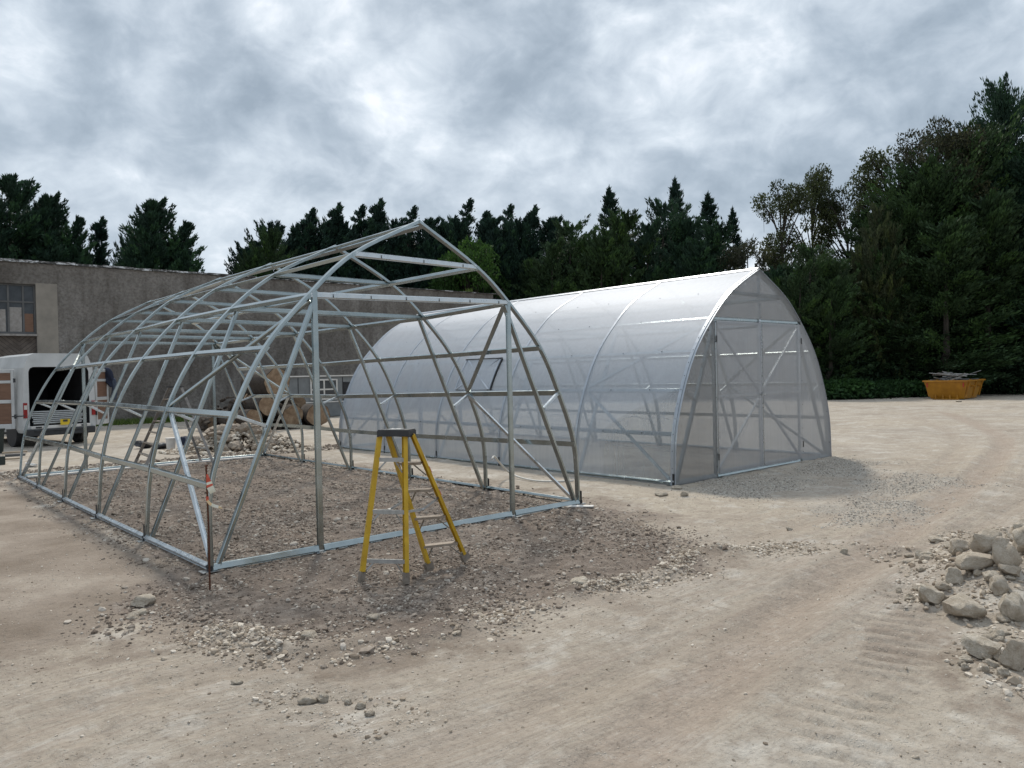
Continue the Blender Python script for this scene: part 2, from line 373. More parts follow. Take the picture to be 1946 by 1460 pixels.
whl = ramp(N, L, nmath(N, L, 'ABSOLUTE', nmath(N, L, 'SUBTRACT', nmath(N, L, 'ABSOLUTE', attr(N, 'tl')), .75)), [(.0, (.8, .8, .8)), (.12, (.55, .55, .55)), (.3, (0, 0, 0))])
base = mixc(N, L, nmath(N, L, 'MULTIPLY', whl, nmath(N, L, 'ADD', nmath(N, L, 'MULTIPLY', fst, .8), .1)), base, (.34, .28, .225))
soilc = ramp(N, L, n2, [(.3, (.135, .11, .09)), (.5, (.24, .197, .165)), (.7, (.38, .328, .28))])
soilc = mixc(N, L, ramp(N, L, n1, [(.42, (0, 0, 0)), (.65, (.7, .7, .7))]), soilc, (.205, .16, .128))
dirtc = ramp(N, L, n1, [(.35, (.20, .16, .125)), (.55, (.30, .25, .205)), (.7, (.42, .365, .305))])
gravc = ramp(N, L, n3, [(.35, (.25, .22, .185)), (.5, (.36, .325, .28)), (.66, (.46, .425, .375))])
m5 = noise(N, L, 1.7, 9, .72, P, dist=.6)
base = mixc(N, L, nmath(N, L, 'MULTIPLY', ramp(N, L, m5, [(.5, (0, 0, 0)), (.60, (1, 1, 1))]), .55), base, (.32, .27, .22))
mot = noise(N, L, 9, 9, .75, P, dist=.3)
base = mixc(N, L, nmath(N, L, 'MULTIPLY', ramp(N, L, mot, [(.50, (0, 0, 0)), (.62, (1, 1, 1))]), .45), base, (.25, .21, .172))
base = mixc(N, L, nmath(N, L, 'MULTIPLY', ramp(N, L, mot, [(.36, (1, 1, 1)), (.44, (0, 0, 0))]), .35), base, (.56, .525, .465))
base = mixc(N, L, nmath(N, L, 'MULTIPLY', nmath(N, L, 'MULTIPLY', tr.outputs[0], tsf.outputs[0]), nmath(N, L, 'MULTIPLY', ramp(N, L, fst, [(.48, (0, 0, 0)), (.6, (1, 1, 1))]), .55)), base, (.28, .232, .188))
# ragged mask edges
def rag(mk, amt=.55):
    s = nmath(N, L, 'ADD', mk, nmath(N, L, 'MULTIPLY', nmath(N, L, 'SUBTRACT', n2, .5), amt*2.4))
    return ramp(N, L, s, [(.3, (0, 0, 0)), (.62, (1, 1, 1))])
col = mixc(N, L, rag(dirtm), base, dirtc)
col = mixc(N, L, nmath(N, L, 'MULTIPLY', rag(gravm, .8), .7), col, gravc)
col = mixc(N, L, rag(soilm), col, soilc)
vor = N.new('ShaderNodeTexVoronoi'); vor.inputs['Scale'].default_value = 55; vor.inputs['Randomness'].default_value = 1; L.new(P, vor.inputs['Vector'])
grit = nmath(N, L, 'MULTIPLY', ramp(N, L, vor.outputs['Distance'], [(.12, (1, 1, 1)), (.34, (0, 0, 0))]), ramp(N, L, vor.outputs['Color'], [(.45, (0, 0, 0)), (.8, (1, 1, 1))]))
col = mixc(N, L, nmath(N, L, 'MULTIPLY', grit, .35), col, (.66, .62, .55))
fine = ramp(N, L, n3, [(.32, (.5, .48, .46)), (.47, (.92, .92, .92)), (.7, (1.0, 1.0, 1.0))])
col = mixc(N, L, .8, col, fine, 'MULTIPLY')
L.new(col, b.inputs['Base Color']); b.inputs['Roughness'].default_value = .95; b.inputs['Specular IOR Level'].default_value = .15
n5 = noise(N, L, 14, 8, .68, P, dist=.4)
hh = nmath(N, L, 'MULTIPLY', n2, .022)     # bump heights in metres
hh = nmath(N, L, 'ADD', hh, nmath(N, L, 'MULTIPLY', n5, .02))
hh = nmath(N, L, 'ADD', hh, nmath(N, L, 'MULTIPLY', n3, .006))
hh = nmath(N, L, 'ADD', hh, nmath(N, L, 'MULTIPLY', grit, .006))
hh = nmath(N, L, 'ADD', hh, nmath(N, L, 'MULTIPLY', nmath(N, L, 'MULTIPLY', fst, nmath(N, L, 'MULTIPLY', tr.outputs[0], tsf.outputs[0])), .006))
hh = nmath(N, L, 'ADD', hh, nmath(N, L, 'MULTIPLY', nmath(N, L, 'MULTIPLY', st, nmath(N, L, 'MULTIPLY', tr.outputs[0], tsf.outputs[0])), .006))
hh = nmath(N, L, 'ADD', hh, nmath(N, L, 'MULTIPLY', nmath(N, L, 'MULTIPLY', soilm, n5), .03))
bump(N, L, hh, 1.0, 1.0, b)
M['ground'] = m
tag(link('ground', gme, m), 'dusty pale stony yard with tyre tracks', kind='structure')

# ---- loose stones
_ico = None
def ico():
    global _ico
    if _ico is None:
        import bmesh
        bm = bmesh.new(); bmesh.ops.create_icosphere(bm, subdivisions=1, radius=1)
        _ico = (np.array([v.co[:] for v in bm.verts]), np.array([[v.index for v in f.verts] for f in bm.faces])); bm.free()
    return _ico
def stone_field(name, pos, size, seed, mat_, label, zoff=.25, flat=.6, var0=0., var1=1.):
    rs = np.random.RandomState(seed); V, F = ico(); n = len(pos); k = len(V)
    sc = size[:, None]*np.stack([rs.uniform(.75, 1.35, n), rs.uniform(.6, 1.1, n), rs.uniform(.35, flat+.25, n)], 1)
    ang = rs.uniform(0, 6.283, n); ca, sa = np.cos(ang), np.sin(ang)
    D = V[None]*(1+rs.uniform(-.28, .28, (n, k, 1)))*sc[:, None, :]
    tilt = rs.uniform(-.5, .5, n); ct, st_ = np.cos(tilt), np.sin(tilt)
    Dx = D[..., 0]*ct[:, None]+D[..., 2]*st_[:, None]; Dz = -D[..., 0]*st_[:, None]+D[..., 2]*ct[:, None]; Dy = D[..., 1]
    X = Dx*ca[:, None]-Dy*sa[:, None]+pos[:, 0:1]; Y = Dx*sa[:, None]+Dy*ca[:, None]+pos[:, 1:2]
    Z = Dz+(pos[:, 2]+sc[:, 2]*zoff)[:, None]
    VV = np.stack([X, Y, Z], -1).reshape(-1, 3); FFs = (F[None]+(np.arange(n)*k)[:, None, None]).reshape(-1, 3)
    me = np_mesh(name, VV, FFs, dict(var=np.repeat(rs.uniform(var0, var1, n), k)))
    return tag(link(name, me, mat_), label, kind='stuff')
def stone_mat(name, stops, rough=.9):
    m, N, L, b = mat(name); c = ramp(N, L, attr(N, 'var'), stops); f = noise(N, L, 30, 5, .6, geo(N))
    L.new(mixc(N, L, .7, c, ramp(N, L, f, [(.3, (.65, .63, .6)), (.6, (1, 1, 1))]), 'MULTIPLY'), b.inputs['Base Color'])
    b.inputs['Roughness'].default_value = rough; b.inputs['Specular IOR Level'].default_value = .2; return m
MS_soil = stone_mat('soil_clods', [(0, (.14, .11, .087)), (.5, (.24, .195, .16)), (.8, (.36, .31, .26)), (1, (.52, .47, .41))])
MS_pale = stone_mat('pale_pebbles', [(0, (.24, .19, .145)), (.5, (.44, .375, .30)), (1, (.66, .60, .52))])
MS_grey = stone_mat('grey_gravel', [(0, (.19, .17, .15)), (.5, (.38, .35, .31)), (1, (.60, .565, .51))])
rs = np.random.RandomState(11)
def scatter(n, x0, x1, y0, y1, wfn, near=None):
    out = []
    tot = 0
    while tot < n:
        x = rs.uniform(x0, x1, n*4); y = rs.uniform(y0, y1, n*4)
        k = rs.rand(n*4) < wfn(x, y); p = np.stack([x[k], y[k]], 1); out.append(p); tot += len(p)
    p = np.vstack(out)[:n]; return np.column_stack([p, height(p[:, 0], p[:, 1])])
camd = lambda x, y: np.hypot(x-CAM[0], y-CAM[1])
nearw = lambda x, y: np.clip((7.0/camd(x, y))**2, 0, 1)
p = scatter(46000, -2, 5.8, -3.9, 10.3, lambda x, y: (1-smooth(-.25, .55, poly_sd(x, y, SOIL)))*np.clip(8.5/camd(x, y), 0, 1)**1.5*(.25+.75*smooth(.4, .6, fbm(x, y, 3, 1.7))))
stone_field('soil_crumbs', p, np.clip(rs.lognormal(-4.85, .5, len(p)), .005, .03), 3, MS_soil, 'dark broken soil crumbs under the bare metal frame')
p = scatter(1600, -2, 5.8, -3.8, 10.3, lambda x, y: 1-smooth(-.2, .5, poly_sd(x, y, SOIL)))
stone_field('soil_stones', p, np.clip(rs.lognormal(-4.0, .4, len(p)), .010, .045), 4, MS_soil, 'larger pale stones in the dug brown soil', var0=.5)
p = scatter(15000, -4, 12, -6.6, 4, lambda x, y: (1-masks(x, y)[0])*nearw(x, y)*(.12+smooth(.42, .7, fbm(x, y, 3, 1.1))))
stone_field('pebbles', p, np.clip(rs.lognormal(-5.5, .45, len(p)), .0025, .016), 5, MS_pale, 'small pale pebbles strewn over the yard')
bb = lambda x, y: np.exp(-(line_sd(x, y, BERM)[0]/.20)**2)*(.1+.9*smooth(.46, .58, fbm(x, y, 3, 1.9)))
p = scatter(5200, -1, 8.5, -4.2, 0, bb)
stone_field('spoil_ridge_stones', p, np.clip(rs.lognormal(-4.75, .5, len(p)), .005, .032), 6, MS_pale, 'line of pale loose stones along the track edge')
p = scatter(12000, 4, 14, -4.5, 1.5, lambda x, y: masks(x, y)[2]*(.15+.85*smooth(.3,.6,fbm(x,y,3,1.3)))*np.clip(9/camd(x, y), 0, 1))
stone_field('grey_gravel', p, np.clip(rs.lognormal(-4.95, .35, len(p)), .005, .02), 7, MS_grey, 'grey gravel patch in front of the covered greenhouse')
p = scatter(4200, 1.5, 7, -6.6, -3.6, lambda x, y: masks(x, y)[3])
stone_field('heap_pebbles', p, np.clip(rs.lognormal(-4.6, .55, len(p)), .005, .04), 8, MS_pale, 'small stones spilling around the pale boulders at right')
cl = W2((600, 1335))[0]
p = scatter(420, -2, 2, -5.2, -3, lambda x, y: np.exp(-((poly_sd(x, y, W2((510, 1325), (600, 1320), (740, 1345), (800, 1360), (700, 1385), (560, 1350)))-.02)/.07)**2)+0)
stone_field('foreground_pebbles', p, np.clip(rs.lognormal(-5.1, .45, len(p)), .003, .016), 9, MS_pale, 'cluster of pebbles on the pale track in the foreground')

# ---- countable rocks
def rock_mesh(seed, sub=3):
    import bmesh
    bm = bmesh.new(); bmesh.ops.create_icosphere(bm, subdivisions=sub, radius=1); r = np.random.RandomState(seed)
    pl = [(Vector(r.normal(size=3)).normalized(), r.uniform(.52, .86)) for _ in range(11)]
    from mathutils import noise as mn
    off = Vector(r.uniform(0, 50, 3))
    for v in bm.verts:
        d = v.co.normalized()
        for nrm, dd in pl:
            e = d.dot(nrm)
            if e > 0: v.co = v.co if v.co.dot(nrm) < dd else v.co-nrm*(v.co.dot(nrm)-dd)*.97
        v.co += d*(mn.fractal(d*1.8+off, 1.0, 2.0, 4)*.16)
    me = bpy.data.meshes.new('rock'); bm.to_mesh(me); bm.free()
    for q in me.polygons: q.use_smooth = True
    me.set_sharp_from_angle(angle=R(38)); return me
m, N, L, b = mat('limestone'); co = objc(N); oi = N.new('ShaderNodeObjectInfo')
va = N.new('ShaderNodeVectorMath'); va.operation = 'ADD'; L.new(co, va.inputs[0]); L.new(oi.outputs['Location'], va.inputs[1])
f1 = noise(N, L, 2.2, 8, .65, va.outputs[0]); f2 = noise(N, L, 12, 6, .7, va.outputs[0])
c = ramp(N, L, f1, [(.3, (.36, .30, .235)), (.5, (.52, .46, .375)), (.7, (.66, .60, .52))])
c = mixc(N, L, nmath(N, L, 'MULTIPLY', oi.outputs['Random'], .45), c, (.40, .33, .26))
c = mixc(N, L, .6, c, ramp(N, L, f2, [(.3, (.6, .58, .55)), (.6, (1, 1, 1))]), 'MULTIPLY')
L.new(c, b.inputs['Base Color']); b.inputs['Roughness'].default_value = .92; b.inputs['Specular IOR Level'].default_value = .2
bump(N, L, nmath(N, L, 'ADD', f2, nmath(N, L, 'MULTIPLY', f1, 1.5)), .8, .02, b); M['rock'] = m
ROCKS = [rock_mesh(s) for s in range(8)]
for q in ROCKS: q.materials.append(m)
def rock(i, pos, size, rot, label=None, group=None, name='rock'):
    o = bpy.data.objects.new(name, ROCKS[i % 8]); C.objects.link(o); o.location = pos; o.scale = size; o.rotation_euler = rot
    return tag(o, label, 'rock', group)
def rock_px(i, bx, by, wpx, hpx, label, zb=0.0, name='rock', sink=.24):
    g = G(bx, by, zb); Z = float((g-CAM)@CF); a = wpx/2*Z/FPX*1.14; h = hpx/2*Z/FPX*1.2
    c = g+np.array([CF[0], CF[1], 0])*a*.75
    zb2 = zb*.5+ground_h(c[0], c[1])
    return rock(i, (c[0], c[1], zb2+h*(1-sink*2)), (a, a*.85, h), (random.uniform(-.15, .15), random.uniform(-.15, .15), -YAW+random.uniform(-.5, .5)), label, name=name)
random.seed(5)
HG = [
 (1853, 1190, 80, 47, 'broad pale boulder lying at the front of the heap at right', 0),
 (1778, 1160, 54, 44, 'rounded grey boulder at the left tip of the heap at right', 0),
 (1823, 1140, 42, 36, 'brownish lump of rock just behind the rounded grey boulder', 0),
 (1889, 1098, 62, 46, 'large angular pale block near the top of the heap at right', .10),
 (1925, 1130, 50, 60, 'tall pale boulder standing at the right frame edge', .06),
 (1874, 1128, 64, 34, 'long flat slab of rock above the broad pale boulder', .04),
 (1832, 1093, 40, 32, 'pale squarish stone at the back left of the heap', .02),
 (1912, 1166, 40, 36, 'dark shaded stone wedged beside the broad pale boulder', 0),
 (1942, 1198, 52, 64, 'big pale boulder cut by the right frame edge above the gap', 0),
 (1886, 1266, 70, 54, 'large brown faceted boulder low on the right', 0),
 (1944, 1290, 52, 62, 'lowest boulder at the right frame edge', 0),
 (1904, 1232, 32, 28, 'small light stone just above the brown faceted boulder', 0),
 (1913, 1197, 27, 16, 'small flat greenish stone between the two upper and lower boulders', 0),
 (1791, 1034, 31, 11, 'lone flat white slab lying beyond the heap on the track', 0),
 (1769, 1074, 26, 13, 'small pale flat stone at the far left of the heap', 0),
 (1826, 1093, 22, 12, 'little ochre stone among pebbles in the heap', .02),
 (1935, 1037, 25, 15, 'reddish stone at the top right corner of the heap', .0),
 (1905, 1052, 22, 10, 'low brown stone at the back of the heap at right', .0),
 (1863, 1075, 22, 16, 'dark stone wedged behind the pale squarish stone', .0),
 (1727, 1080, 18, 9, 'tiny outlying stone left of the heap at right', 0),
 (1712, 1122, 13, 12, 'small round stone at the extreme left of the heap', 0),
 (1755, 1103, 14, 10, 'small brown cobble in the pebbles left of the heap', 0),
 (1734, 1147, 24, 12, 'flat grey cobble at the lower left of the heap', 0),
 (1850, 1123, 28, 26, 'stone of middling size leaning on the long flat slab', .02),
 (1897, 1148, 36, 24, 'brown stone behind the dark shaded stone', .02),
 (1930, 1150, 44, 26, 'flat brown stone under the tall pale boulder', .0),
 (1844, 1237, 16, 10, 'little pale stone left of the brown faceted boulder', 0),
]
for i, (x, y, w, h, lab, zb) in enumerate(HG): rock_px(i, x, y, w, h, lab, zb, 'boulder' if w > 45 else 'rock')
for i in range(46):
    x = random.uniform(1722, 1946); y = random.uniform(1045, 1165) if i % 3 else random.uniform(1215, 1300)
    if x < 1850 and y > 1200: x += 90
    rock_px(i, x, y, random.uniform(12, 30), random.uniform(9, 20), 'small cobble packed between the boulders of the heap at the right edge', 0, 'cobble'); C.objects[-1]['group'] = 'cobbles of the heap at the right edge'
for i in range(14):
    x = random.uniform(1950, 2080); y = random.uniform(1040, 1290)
    rock_px(i+3, x, y, random.uniform(35, 75), random.uniform(30, 55), 'pale boulder of the heap just beyond the right frame edge', random.choice((0, .08)), 'boulder')
    C.objects[-1]['group'] = 'boulders beyond the right edge'
FR = [(262, 1156, 44, 20, 'flattish grey stone on the dirt left of the rusty stake'), (258, 1170, 30, 14, 'smaller grey stone just below the flattish grey stone'),
      (249, 1177, 26, 12, 'lowest of three stones left of the rusty stake'), (582, 1341, 34, 17, 'pale tan stone in the foreground pebble cluster'),
      (610, 1336, 26, 18, 'white-topped stone beside the tan one in the foreground'), (583, 1228, 38, 17, 'dark wedge-shaped stone at the front edge of the soil'),
      (1105, 1125, 40, 18, 'brown stone on the soil edge right of the yellow ladder'), (1098, 1118, 22, 12, 'small brown stone touching the larger brown stone'),
      (683, 1348, 20, 12, 'round pebble-like stone at the right of the foreground cluster'), (700, 1362, 22, 10, 'flat pale stone right of the foreground cluster'),
      (1258, 944, 26, 13, 'angular stone in front of the covered greenhouse corner'), (1303, 944, 15, 12, 'grey stone right of the covered greenhouse corner'),
      (1288, 930, 24, 8, 'flat pale slab touching the covered greenhouse corner'), (660, 1336, 18, 12, 'brown stone in the foreground cluster'),
      (708, 1183, 26, 12, 'ochre stone on the soil below the yellow ladder'), (1502, 1005, 14, 9, 'lone brown stone on the pale dust right of the greenhouse'),
      (1607, 1055, 18, 10, 'brown stone at the right end of the stone ridge'), (445, 1304, 26, 8, 'brown clod pressed into the dust in the foreground')]
for i, (x, y, w, h, lab) in enumerate(FR): rock_px(i+2, x, y, w, h, lab, 0)


# ================================================================== BUILDING
m, N, L, b = mat('roughcast_wall'); P = geo(N)
f1 = noise(N, L, .35, 7, .6, P); f2 = noise(N, L, 9, 7, .75, P); f3 = noise(N, L, 1, 6, .6, P, stretch=(1.6, 1.6, .22)); f4 = noise(N, L, 1, 4, .5, P, stretch=(.12, .12, 2.6))
c = ramp(N, L, f1, [(.32, (.16, .145, .13)), (.5, (.225, .207, .188)), (.68, (.29, .27, .25))])
c = mixc(N, L, ramp(N, L, f3, [(.45, (0, 0, 0)), (.68, (.9, .9, .9))]), c, (.115, .10, .088))
c = mixc(N, L, ramp(N, L, f4, [(.55, (0, 0, 0)), (.72, (.4, .4, .4))]), c, (.26, .235, .21))
c = mixc(N, L, .75, c, ramp(N, L, f2, [(.38, (.5, .48, .46)), (.58, (1, 1, 1))]), 'MULTIPLY')
L.new(c, b.inputs['Base Color']); b.inputs['Roughness'].default_value = .95; bump(N, L, f2, 1, .09, b); M['wall'] = m
M['pale_render'] = simple('pale_render', (.20, .18, .155), (.30, .27, .23), .9, 0, 1.6, .01)
M['roof_sheet'] = simple('roof_sheet', (.08, .08, .08), (.12, .12, .12), .8, 0, 2)
m, N, L, b = mat('flaking_coping'); P = geo(N)
f = noise(N, L, 1, 4, .8, P, stretch=(2.6, 2.6, 6))
L.new(ramp(N, L, f, [(.44, (.03, .028, .026)), (.52, (.16, .155, .15)), (.6, (.58, .6, .62))]), b.inputs['Base Color']); M['coping'] = m
m, N, L, b = mat('herringbone_boards'); co = geo(N)
sp = N.new('ShaderNodeSeparateXYZ'); L.new(co, sp.inputs[0])
ax = nmath(N, L, 'PINGPONG', nmath(N, L, 'ADD', sp.outputs[0], 40.0), 1.0)
dg = nmath(N, L, 'ADD', nmath(N, L, 'MULTIPLY', ax, .9), sp.outputs[2]); bd = nmath(N, L, 'FRACT', nmath(N, L, 'MULTIPLY', dg, 5.5))
ff = noise(N, L, 3, 6, .6, co)
c = ramp(N, L, ff, [(.3, (.06, .048, .04)), (.7, (.15, .125, .108))])
c = mixc(N, L, ramp(N, L, bd, [(.05, (1, 1, 1)), (.14, (0, 0, 0))]), c, (.02, .017, .015))
L.new(c, b.inputs['Base Color']); b.inputs['Roughness'].default_value = .9; bump(N, L, bd, .5, .02, b); M['herring'] = m

bl = thing('workshop_building', 'long brown-grey roughcast building closing off the yard at left and centre', 'building', (12, 30.3, 0))
def bbox(name, x0, x1, y0, y1, z0, z1, mt, parent=bl, bev=0):
    ox, oy = (parent.location[0], parent.location[1]) if parent is bl else (12, 30.3)
    mb = MB(); mb.box(((x0+x1)/2-ox, (y0+y1)/2-oy, (z0+z1)/2), (x1-x0, y1-y0, z1-z0)); return mb.build(name, mt, parent, bevel=bev)
wm = MB()
def wb(x0, x1, y0, y1, z0, z1): wm.box(((x0+x1)/2-12, (y0+y1)/2-30.3, (z0+z1)/2), (x1-x0, y1-y0, z1-z0))
wb(3.62, 28.7, 30.3, 30.65, -.2, 6.97); wb(-14, 3.62, 30.3, 30.65, 6.08, 6.97); wb(-14, -.6, 30.3, 30.65, -.2, 6.08)
wb(28.35, 28.7, 30.65, 38.5, -.2, 6.97); wb(-14, 28.7, 38.5, 38.8, -.2, 6.6); wb(-14, -13.7, 30.65, 38.5, -.2, 6.97)
wm.build('wall', M['wall'], bl)
bbox('roof', -13.7, 28.35, 30.65, 38.5, 6.45, 6.6, M['roof_sheet'])
mb = MB(); random.seed(3); x = -14
while x < 28.6:
    w = random.uniform(.5, 1.4); z = 6.97+random.uniform(-.004, .03); t = random.uniform(.05, .12) if x < 13 else .035
    mb.box((x+w/2-12, .12, z+t/2), (w-.03, .42, t), Matrix.Rotation(random.uniform(-.012, .012), 4, 'Y')); x += w
mb.build('coping', M['coping'], bl)
bbox('render_pier', 3.63, 4.42, 30.292, 30.3, 0, 6.14, M['pale_render'])
bbox('boarded_door', -.6, 3.62, 30.42, 30.5, -.1, 3.9, M['herring'])
wd = bbox('window', -.6, 3.62, 30.47, 30.5, 3.98, 6.08, M['glass_dark'])
mb = MB()
for xx in (-.6, .3, 1.2, 2.05, 2.62, 3.15, 3.56): mb.box((xx-12+.03, .15, 5.03), (.07, .07, 2.09))
for zz, hh in ((4.03, .09), (5.33, .07), (6.04, .07)): mb.box((1.5-12, .147, zz), (4.2, .066, hh))
mb.build('window_frame', M['roof_sheet'], wd)
bbox('window_board', 3.16, 3.53, 30.44, 30.46, 4.08, 4.85, M['ply'], wd)
bbox('window_board', 2.68, 3.12, 30.44, 30.46, 4.08, 5.1, M['grey_wood'], wd)
bbox('window_board', 2.1, 2.55, 30.44, 30.46, 4.08, 5.0, M['grey_wood'], wd)
bbox('window_sill', -.6, 3.62, 30.22, 30.45, 3.9, 3.98, M['grey_wood'], wd)

# grass strip along the foot of the wall
def blades(rs, P, h0, h1, w, lean=.4):
    n = len(P); a = rs.uniform(0, 6.283, n); h = rs.uniform(h0, h1, n); ww = w*rs.uniform(.6, 1.4, n)
    d = np.stack([np.cos(a), np.sin(a), np.zeros(n)], 1); tip = P+np.column_stack([rs.normal(0, lean, (n, 2))*h[:, None], h])
    V = np.stack([P-d*ww[:, None], P+d*ww[:, None], tip], 1).reshape(-1, 3)
    return V, np.arange(n*3).reshape(-1, 3), np.repeat(rs.rand(n), 3)
def leafmat(name, stops, transl=.25, objcol=False):
    m, N, L, b = mat(name); c = ramp(N, L, attr(N, 'var'), stops)
    if objcol:
        oi = N.new('ShaderNodeObjectInfo'); c = mixc(N, L, 1.0, c, oi.outputs['Color'], 'MULTIPLY')
    L.new(c, b.inputs['Base Color']); b.inputs['Roughness'].default_value = .7; b.inputs['Specular IOR Level'].default_value = .22
    t = N.new('ShaderNodeBsdfTranslucent'); L.new(c, t.inputs[0]); x = N.new('ShaderNodeMixShader'); x.inputs[0].default_value = transl
    out = N['Material Output']; L.new(b.outputs[0], x.inputs[1]); L.new(t.outputs[0], x.inputs[2]); L.new(x.outputs[0], out.inputs[0]); return m
M['grass'] = leafmat('grass', [(0, (.05, .09, .02)), (.6, (.11, .17, .035)), (1, (.2, .24, .08))], .3)
rs = np.random.RandomState(21)
n = 9000; gxx = rs.uniform(5, 16, n); gyy = 30.25-np.abs(rs.normal(0, .45, n)); P0 = np.column_stack([gxx, gyy, np.full(n, -.02)])
V, F, v = blades(rs, P0, .06, .34, .018)
tag(link('grass', np_mesh('grass', V, F, dict(var=v)), M['grass']), 'bright green grass strip along the foot of the building wall', kind='stuff')
n = 60; P0 = np.column_stack([rs.normal(26.9, .12, n), rs.uniform(30.35, 30.6, n), np.full(n, 7.0)]); V, F, v = blades(rs, P0, .1, .35, .03)
tag(link('wall_top_weed', np_mesh('wall_top_weed', V, F, dict(var=v)), M['grass']), 'little tuft of weeds growing on top of the wall near its right end', 'plant')

# ================================================================== TREES
def quads(rs, base, d, ln, wd, flat=.6):
    """leaf-sized diamond faces: base points, directions, length, width"""
    n = len(base); d = d/np.linalg.norm(d, axis=1, keepdims=True)
    up = np.column_stack([rs.normal(0, flat, (n, 2)), np.ones(n)]); s = np.cross(d, up); s /= np.linalg.norm(s, axis=1, keepdims=True)+1e-9
    mid = base+d*(ln*.45)[:, None]
    V = np.stack([base, mid+s*(wd/2)[:, None], base+d*ln[:, None], mid-s*(wd/2)[:, None]], 1).reshape(-1, 3)
    return V, np.arange(n*4).reshape(-1, 4)
def conifer(seed, H, Rr, nb, leaders=1, shape=.9, elev=.35, spray=10, per=8, ln=.34, wd=.10, full=.12, lumps=.3, lean=.0, jit=.20, lead_h=(.8, .98), lead_r=.45, inner=.25):
    """trunk leaders carrying plume-like boughs; every bough is a tapering cloud of small leaf faces"""
    rs = np.random.RandomState(seed); LD = [(0, 0, H, Rr)]
    for i in range(leaders-1):
        a = rs.uniform(0, 6.283); r = Rr*rs.uniform(.25, .62); hh = H*rs.uniform(*lead_h)*(1-.12*r/Rr); LD.append((r*math.cos(a), r*math.sin(a), hh, Rr*rs.uniform(.8, 1.2)*lead_r))
    B = []; D = []; VR = []; tot = sum(l[2]*l[3]**.7 for l in LD)
    for (lx, ly, h, r) in LD:
        n = int(nb*h*r**.7/tot); u = rs.rand(n)**.8; z = h*(.02+.97*u); a = rs.uniform(0, 6.283, n); t = z/h
        prof = np.clip((t+.03)/full, .55, 1)*np.clip(1-t, 0, 1)**shape
        rr = (r*prof+.12+.25*(1-t))*rs.uniform(1-lumps, 1.12, n)
        el = elev+(1.0-elev)*t**2.2+rs.normal(0, .12, n); ca, sa = np.cos(a), np.sin(a)
        cv = rs.rand(n)*.55+.25*vnoise(a*2.1+seed*3, z*.8)
        for k in range(spray):
            s = inner+(1-inner)*(k+rs.rand(n))/spray; zz = z+np.tan(np.clip(el, -.5, 1.1)*.75)*rr*s*(.35+.65*s)
            kx = lean*np.clip(zz/H, 0, 1.1)**4
            base = np.stack([lx+ca*rr*s+kx*CR[0], ly+sa*rr*s+kx*CR[1], zz], 1); w = jit*(1.25-.9*s)*(.5+.5*np.clip(rr, 0, 2))
            for q in range(per):
                d = np.stack([ca, sa, el*1.1+.25*s], 1)+rs.normal(0, .38, (n, 3))*np.array([1, 1, .7]); d[:, 0] += lean*.3*CR[0]; d[:, 1] += lean*.3*CR[1]
                B.append(base+rs.normal(0, 1, (n, 3))*w[:, None]*np.array([1, 1, .55])); D.append(d); VR.append(np.clip(cv+rs.rand(n)*.3, 0, 1))
        n2 = 320; q = rs.rand(n2)**.8; zz = h*(1-.17*(1-q))+.15; kx = lean*(zz/H)**4; wv = (1-q)*.34+.015
        B.append(np.stack([lx+kx*CR[0]+rs.normal(0, 1, n2)*wv, ly+kx*CR[1]+rs.normal(0, 1, n2)*wv, zz], 1))
        D.append(np.column_stack([rs.normal(0, .45, n2)+lean*.9*CR[0], rs.normal(0, .45, n2)+lean*.9*CR[1], np.full(n2, 1.1)])); VR.append(rs.rand(n2)*.7)
    B = np.vstack(B); D = np.vstack(D); VR = np.concatenate(VR); n = len(B)
    V, F = quads(rs, B, D, ln*rs.uniform(.6, 1.35, n), wd*rs.uniform(.6, 1.4, n))
    crown = np_mesh('crown', V, F, dict(var=np.repeat(VR, 4)))
    mb = MB()
    for (lx, ly, h, r) in LD:
        mb.tube([(lx*.3, ly*.3, -.2), (lx, ly, h*.25), (lx, ly, h*.55), (lx+lean*.6*CR[0], ly+lean*.6*CR[1], h*.92)], r*.05+.08, 7, .03)
    me = bpy.data.meshes.new('trunk'); me.from_pydata(mb.v, [], mb.f); me.update(); return crown, me, H, Rr
